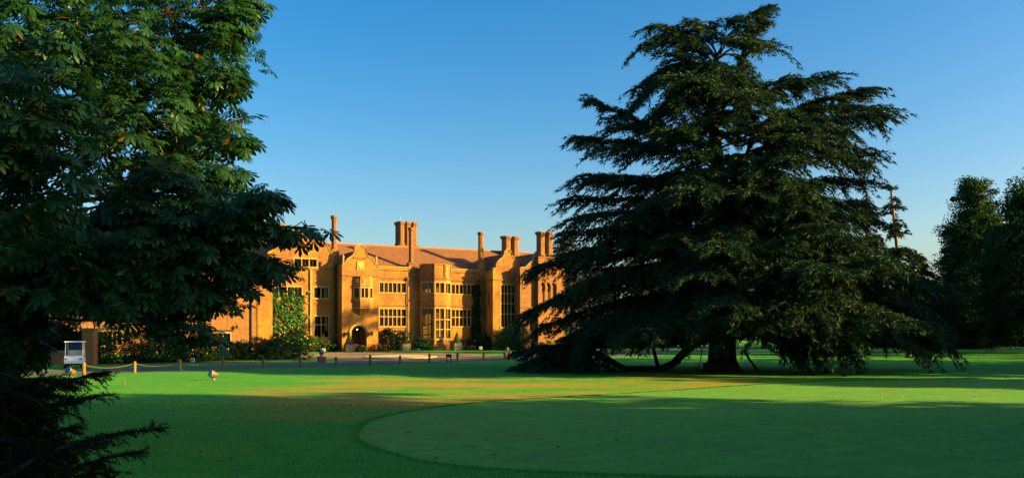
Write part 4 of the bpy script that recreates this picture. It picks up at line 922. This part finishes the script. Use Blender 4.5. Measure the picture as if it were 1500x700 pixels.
for k, (u, lb) in enumerate(((20.0,'small clipped ball bush nearer to the large round bush'),(21.9,'small clipped ball bush farther right by the paired chimney breast'))):
    bush('ball_bush', HW(u,4.9), (.5,.5,.62), 1300, .1, M['clipped'], lb, 'bush', 'small clipped balls', None, .85, .05)
hb(-9.6,1.6,(1.3,.8,.95),1300,.19,M['shrub'],'yellow flowered shrub at the left foot of the creeper',(M['yellow'],34,.15))
hb(-7.6,2.0,(1.6,.9,1.35),2200,.18,M['shrub'],'tall yellow flowered shrub in front of the creeper',(M['yellow'],70,.16))
hb(-5.9,1.9,(.9,.7,.9),900,.17,M['ivy'],'green shrub with yellow flowers right of the creeper',(M['yellow'],26,.16))
hb(-4.7,1.3,(.9,.6,.9),900,.16,M['topiary'],'reddish brown leafy shrub under the two light window left of the porch',(M['orangefl'],14,.16))
hb(-3.5,1.3,(.6,.5,.6),600,.15,M['shrub'],'small dark shrub left of the porch by the rainwater pipe',(M['whitefl'],10,.12))
# hedge-like row in front of the wing and the left border, nearer the drive
row = [(335,66,1.3,1.0,.95,None,'low leafy shrub nearest the wing lantern'),(358,66.5,1.3,1.0,1.0,None,'low leafy shrub under the wing downpipe'),(382,67,1.3,1.0,1.05,None,'low leafy shrub just left of the yellow flowered one'),(405,67.5,1.2,1.0,1.0,None,'low leafy shrub before the foot of the creeper'),(425,69,.9,.8,.75,None,'low leafy shrub nearest the forecourt'),
       (310,64.5,1.4,1.1,1.2,(M['yellow'],16,.12),'tall shrub below the right hand wing window with a few yellow blooms'),(282,63.5,1.4,1.1,1.15,(M['yellow'],20,.12),'shrub with yellow blooms behind the white marker'),(255,62.5,1.4,1.1,1.4,(M['yellow'],24,.12),'tall shrub with yellow blooms below the left wing window'),(228,61.5,1.5,1.2,1.5,(M['yellow'],10,.12),'tall dark shrub half way along the left border'),(200,60.8,1.4,1.2,1.7,None,'tall dark shrub second from the garden wall pier'),(172,60,1.4,1.2,2.0,None,'tallest dark shrub near the garden wall pier'),(148,59.5,.9,.8,1.6,(M['yellow'],12,.14),'yellowish shrub against the garden wall pier')]
for px, d, a, b_, c_, fl, lb in row:
    x, y, _ = at(px,d); bush('border_shrub', (x,y), (a,b_,c_*.86), 2600, .13, M['shrub'] if px != 148 else M['ivy'], lb, 'shrub', 'shrubs of the left border', fl)
x, y, _ = at(446,66.8); bush('flower_clump', (x,y), (.7,.4,.38), 420, .13, M['purplepl'], 'low dark red leafed clump at the end of the border by the forecourt', 'plant', None, (M['redfl'],26,.1))
# soil of the beds
ground_sheet('flower_bed', [HW(-10.5,.35),HW(-3,.35),HW(-3,1.9),HW(-5,2.8),HW(-10,2.8)], .008, M['soil'])
ground_sheet('border_bed', [at(p,d)[:2] for p,d in ((138,58.2),(150,57.6),(255,60),(345,63.5),(440,66),(440,69),(345,69),(255,65),(138,61.5))], .008, M['soil'])
# planters with clipped cones
def planter(u, v, label):
    r = empty('planter', (*HW(u,v),0), PHI, label, 'planter', 'square timber planters'); b = MB(); s_ = .42
    for sx in (-1,1):
        for sy in (-1,1): b.box(sx*s_-.05,sx*s_+.05,sy*s_-.05,sy*s_+.05,0,.86)
    b.build('corner_post', M['wood_pale'], r); b = MB()
    for k in range(6):
        x0 = -s_+.055+k*.122; b.box(x0,x0+.115,-s_-.012,-s_+.03,.1,.78); b.box(x0,x0+.115,s_-.03,s_+.012,.1,.78); b.box(-s_-.012,-s_+.03,x0,x0+.115,.1,.78); b.box(s_-.03,s_+.012,x0,x0+.115,.1,.78)
    b.build('side_panel', M['wood_pale'], r); b = MB(); b.box(-s_+.03,s_-.03,-s_+.03,s_-.03,.6,.72); b.build('earth', M['soil'], r)
    for z0 in (.08,.78):
        b = MB(); b.box(-s_+.05,s_-.05,-s_-.03,-s_+.0,z0,z0+.06); b.box(-s_+.05,s_-.05,s_,s_+.03,z0,z0+.06); b.box(-s_-.03,-s_,-s_+.05,s_-.05,z0,z0+.06); b.box(s_,s_+.03,-s_+.05,s_-.05,z0,z0+.06); b.build('rail', M['wood_pale'], r)
    return r
def cone(u, v, h_, r_, label):
    root = empty('topiary_cone', (*HW(u,v),.72), PHI, label, 'topiary', 'clipped cones in planters'); n = 2600
    f_ = rng.uniform(0,1,n)**1.5; a = rng.uniform(0,6.28,n); rr = r_*(1-f_**1.25)*rng.uniform(.85,1.08,n)+.02; p = np.c_[rr*np.cos(a), rr*np.sin(a), .05+f_*h_]
    V, Fq = leaves(p, np.c_[np.cos(a),np.sin(a),np.full(n,.3)], .09, .6, .6); link('foliage', arr_mesh('foliage', V, [Fq]), M['topiary'], root)
    b = MB(); b.tube([(0,0,0),(0,0,h_*.7)], [.04,.015], 5); b.build('stem', M['bark_grey'], root)
for u, v, lb in ((-2.45,4.2,'left of the porch door'),(4.0,4.0,'right of the porch under the main windows'),(10.6,3.2,'at the right foot of the canted bay')):
    planter(u, v, 'square pale timber planter holding a clipped cone '+lb); cone(u, v, 1.35, .42, 'clipped green cone standing in the timber planter '+lb)
for k, (u, v, m, fl, lb) in enumerate(((-1.75,3.7,'redfl','redfl','red flowers left of the door next to the planter'),(-1.25,3.4,'ivy','orangefl','orange and green flowers left of the door'),(-.9,3.9,'ivy','yellow','yellow flowers at the left door jamb'),(.6,3.4,'purplepl','redfl','red flowers at the right door jamb'),(1.15,3.6,'ivy','redfl','red and green flowers right of the door'),(1.75,3.3,'ivy','orangefl','orange flowers right of the porch corner'),(2.3,3.1,'shrub','redfl','red flowers below the dark evergreens'))):
    bush('flower_pot_plant', HW(u,v), (.38,.34,.42), 380, .12, M['shrub'] if m == 'redfl' else M[m], 'low clump of '+lb, 'flowers', 'flowers beside the porch door', (M[fl],70,.13))
for a_, lb in ((-2.05,'left'),(.62,'right')):
    r = empty('wall_lamp', (*HW(a_,2.24),0), PHI, 'wrought iron lamp bracket on the brick on the '+lb+' side of the porch door', 'lamp', 'iron lamps beside the porch door')
    b = MB(); b.tube([(0,0,2.0),(0,-.25,2.25),(0,-.3,2.2)], .025, 5); b.tube([(0,0,1.7),(0,-.2,1.95),(0,-.3,2.05)], .02, 5); b.build('bracket', M['black'], r)
    b = MB(); b.lathe([(.05,1.7),(.1,1.72),(.16,2.05),(.18,2.07),(.05,2.25),(.01,2.3)], 6, (0,-.3,0)); b.build('lamp_head', M['black'], r)

# ------------------------------------------------------------------ bollards and ropes along the lawn edge
bpx = [(123,549),(197,545.7),(264,543.6),(327,541.5),(385.7,539.4),(440.6,538),(492.5,536.7),(542,534.8),(586,533.4),(629,531.7),(670,530.2),(708.5,528.7),(745,527.3),(779,526.4),(812,525.4),(843,524.5)]
blab = ['sunlit wooden post in front of the golf cart','wooden post between the golf cart and the white marker','wooden post just left of the white marker by the border','wooden post just right of the floodlight on the lawn','wooden post in front of the yellow flowered shrubs','wooden post left of the stone ball','wooden post in front of the left planter','wooden post left of the sand bed','wooden post in front of the middle of the sand bed','wooden post left of the black two-legged sign','wooden post just right of the black two-legged sign','sunlit wooden post in front of the white flowered shrub','sunlit wooden post overlapping the far stone ball','sunlit wooden post at the edge of the cedar branches','wooden post first behind the cedar branches','wooden post deepest behind the cedar branches']
base_b = empty('bollard', (0,0,0)); b = MB(); b.lathe([(.085,-.1),(.085,.56),(.075,.6),(.03,.64)], 10); b.build('post', M['wood'], base_b)
b = MB(); b.lathe([(.095,.50),(.095,.53)], 10); b.build('band', M['rope'], base_b)
BP = []
for k, ((px,py), lb) in enumerate(zip(bpx, blab)):
    x, y = G(px,py); BP.append((x,y)); o = base_b if k == 0 else copy_thing(base_b, (x,y,0)); o.location = (x,y,0); o.rotation_euler = (rng.normal(0,.03), rng.normal(0,.03), rng.uniform(0,6)); o.scale = (1,1,rng.uniform(.95,1.1))
    tag(o, lb, 'post', 'wooden posts along the drive')
for k in range(len(BP)-1):
    (x0,y0),(x1,y1) = BP[k], BP[k+1]; b = MB(); ps = []
    for j in range(9): t_ = j/8; ps.append((x0+(x1-x0)*t_, y0+(y1-y0)*t_, .52-.2*(1-(2*t_-1)**2)))
    b.tube(ps, .012, 5, False)
    tag(b.build('rope', M['rope']), 'sagging rope right of the '+blab[k], 'rope', 'ropes between the posts')

# ------------------------------------------------------------------ golf cart
gc = empty('golf_cart', (*G(110,538.5),0), R(22), 'white golf cart with a canopy and cream seat parked by the garden wall', 'golf cart'); gc.scale = (.92,)*3
b = MB(); pr_ = [(-1.15,.30),(-1.2,.55),(-1.05,.78),(-.8,.86),(-.55,.80),(-.5,.42),(.1,.38),(.15,.62),(1.05,.66),(1.15,.5),(1.1,.3)]
fx = lambda a, b_, d: (d, a, b_)
b.prism(fx, pr_, -.56, .56); b.build('body', M['white'], gc, bevel=.04)
b = MB(); b.box(-.5,.5,-1.24,-1.1,.22,.34); b.build('bumper', M['rubber'], gc, bevel=.02)
for sx in (-1,1):
    for y_ in (-.75,.75):
        w_ = MB(); b0 = w_
        prof_ = [(.12,-.09),(.20,-.1),(.23,-.07),(.23,.07),(.20,.1),(.12,.09)]
        w_.lathe(prof_, 18); w_.v = [(sx*.5+z, y_+x, .23+y) for x, y, z in w_.v]; wo_ = w_.build('wheel', M['rubber'], gc, smooth=True)
        w2 = MB(); w2.lathe([(.02,.10),(.1,.105),(.115,.085)], 12); w2.v = [(sx*.5+sx*z, y_+x, .23+y) for x, y, z in w2.v]; w2.build('hub', M['white'], wo_)
    l_ = MB(); l_.box(sx*.42-.09,sx*.42+.09,-1.20,-1.12,.58,.68); l_.build('headlight', M['steel'], gc, bevel=.02)
    p_ = MB(); p_.tube([(sx*.52,-.72,.82),(sx*.52,-.5,1.72)], .022, 6); p_.tube([(sx*.52,.95,.62),(sx*.5,.75,1.72)], .022, 6); p_.build('canopy_post', M['white'], gc)
b = MB(); b.box(-.6,.6,-.72,.95,1.72,1.79); b.build('canopy', M['white'], gc, bevel=.03)
b = MB(); b.add([(-.5,-.70,.86),(.5,-.70,.86),(.5,-.51,1.70),(-.5,-.51,1.70)], [(0,1,2,3)]); b.build('windscreen', M['glass'], gc)
b = MB(); b.box(-.5,.5,.12,.6,.64,.80); b.build('seat', M['cream'], gc, bevel=.04); b = MB(); b.box(-.5,.5,.58,.7,.82,1.18); b.build('backrest', M['cream'], gc, bevel=.04)
b = MB(); ps = [(.25+.16*math.cos(k*.524), -.36+.03*math.sin(k*.524), .98+.15*math.sin(k*.524)) for k in range(13)]; b.tube(ps, .016, 6); b.tube([(.25,-.62,.72),(.25,-.36,.98)], .02, 6); b.build('steering_wheel', M['black'], gc)

# ------------------------------------------------------------------ small things on the lawn and drive
def floodlight(px, py, label, rz, sc=1.):
    r = empty('floodlight', (*G(px,py),0), rz, label, 'floodlight', 'floodlights on the lawn'); r.scale = (sc,)*3
    b = MB(); b.lathe([(.09,0),(.09,.10),(.06,.12)], 8); b.build('base', M['stone_grey'], r)
    b = MB(); b.tube([(0,0,.10),(0,0,.16)], .03, 6); b.tube([(-.2,0,.33),(-.2,0,.15),(.2,0,.15),(.2,0,.33)], .02, 5); b.build('bracket', M['steel'], r)
    ax = unit(np.array([-.62,-.70,.30])); c0 = np.array([0,0,.33])
    b = MB(); b.tube([c0-ax*.24, c0-ax*.2, c0-ax*.05, c0+ax*.1, c0+ax*.19], [.06,.13,.15,.185,.19], 16); b.build('housing', M['lamp_brown'], r)
    b = MB(); b.tube([c0+ax*.17, c0+ax*.215], [.205,.205], 16); b.build('rim', M['steel'], r)
    b = MB(); b.tube([c0+ax*.216, c0+ax*.222], [.165,.165], 16); b.build('lens', M['lens'], r)
floodlight(313,556.5,'floodlight on the open lawn facing left, with grass round its base',0,.85); floodlight(104,553.5,'floodlight half hidden by the yew twigs at the left',.3,.95)
def ballpost(px, py, label, k=1.):
    r = empty('ball_finial', (*G(px,py),0), .4, label, 'stone ball', 'stone balls on pedestals'); r.scale = (k,)*3
    b = MB(); b.box(-.27,.27,-.27,.27,0,.36); b.build('pedestal', M['brick_dark'], r, bevel=.02); b = MB(); b.box(-.3,.3,-.3,.3,.36,.42); b.build('coping', M['stone_grey'], r, bevel=.015)
    b = MB(); b.lathe([(.15,.42),(.1,.47),(.07,.53)]+[(.19*math.sin(math.pi*(j/10)), .71-.19*math.cos(math.pi*(j/10))) for j in range(2,10)]+[(.01,.9)], 16); b.build('ball', M['stone_grey'], r, smooth=True)
ballpost(471,530.5,'grey stone ball on a square pedestal at the left end of the forecourt'); ballpost(743,522.5,'stone ball on a square pedestal behind the posts near the cedar branches',.95)
def marker(px, py, d, w_, h_, label, z=0.):
    x, y, _ = at(px,d); r = empty('garden_light', (x,y,0), .2, label, 'garden light', 'small white garden lights')
    b = MB(); b.box(-w_/2,w_/2,-.09,.09,z+.12,z+.12+h_); b.build('light_head', M['white'], r, bevel=.02); b = MB(); b.tube([(0,0,0),(0,0,z+.13)], .025, 5); b.build('stake', M['black'], r)
    b = MB(); b.box(-w_*.4,w_*.4,-.10,-.085,z+.16,z+.08+h_); b.build('lens', M['steel'], r)
marker(282,533,59.5,.26,.26,'white box light in the grass below the left border'); marker(474,0,88,.34,.28,'white light in front of the shrub left of the porch',.05); marker(613,0,92,.26,.24,'white light on the grass left of the canted bay'); marker(704,0,97,.34,.3,'white light on the grass right of the canted bay',.05)
marker(1032,0,49.6,.30,.3,'white square light at the left foot of the cedar trunk',.05)
def board(px, d, w_, ht, hb_, name, label):
    x, y, _ = at(px,d); r = empty(name, (x,y,0), 0, label, 'sign')
    for s_ in (-1,1): b = MB(); b.box(s_*w_*.36-.03,s_*w_*.36+.03,-.03,.03,-.1,ht-.02); b.build('leg', M['black'], r)
    b = MB(); b.box(-w_/2,w_/2,-.06,-.032,ht-hb_,ht); b.build('panel', M['black'], r, bevel=.01)
board(657.5,61.2,.40,.62,.22,'low_sign','small black sign on two legs between the posts at the drive'); board(1449,91,.8,.95,.42,'notice_board','dark notice board on two legs on the far lawn at the right')
b = MB(); b.tube([(0,0,0),(.01,0,.35)], .012, 5); tag(b.build('marker_stick', M['wood'], None, (*G(183,566.5),0)), 'thin upright stick in the sunlit grass at the left', 'stick')
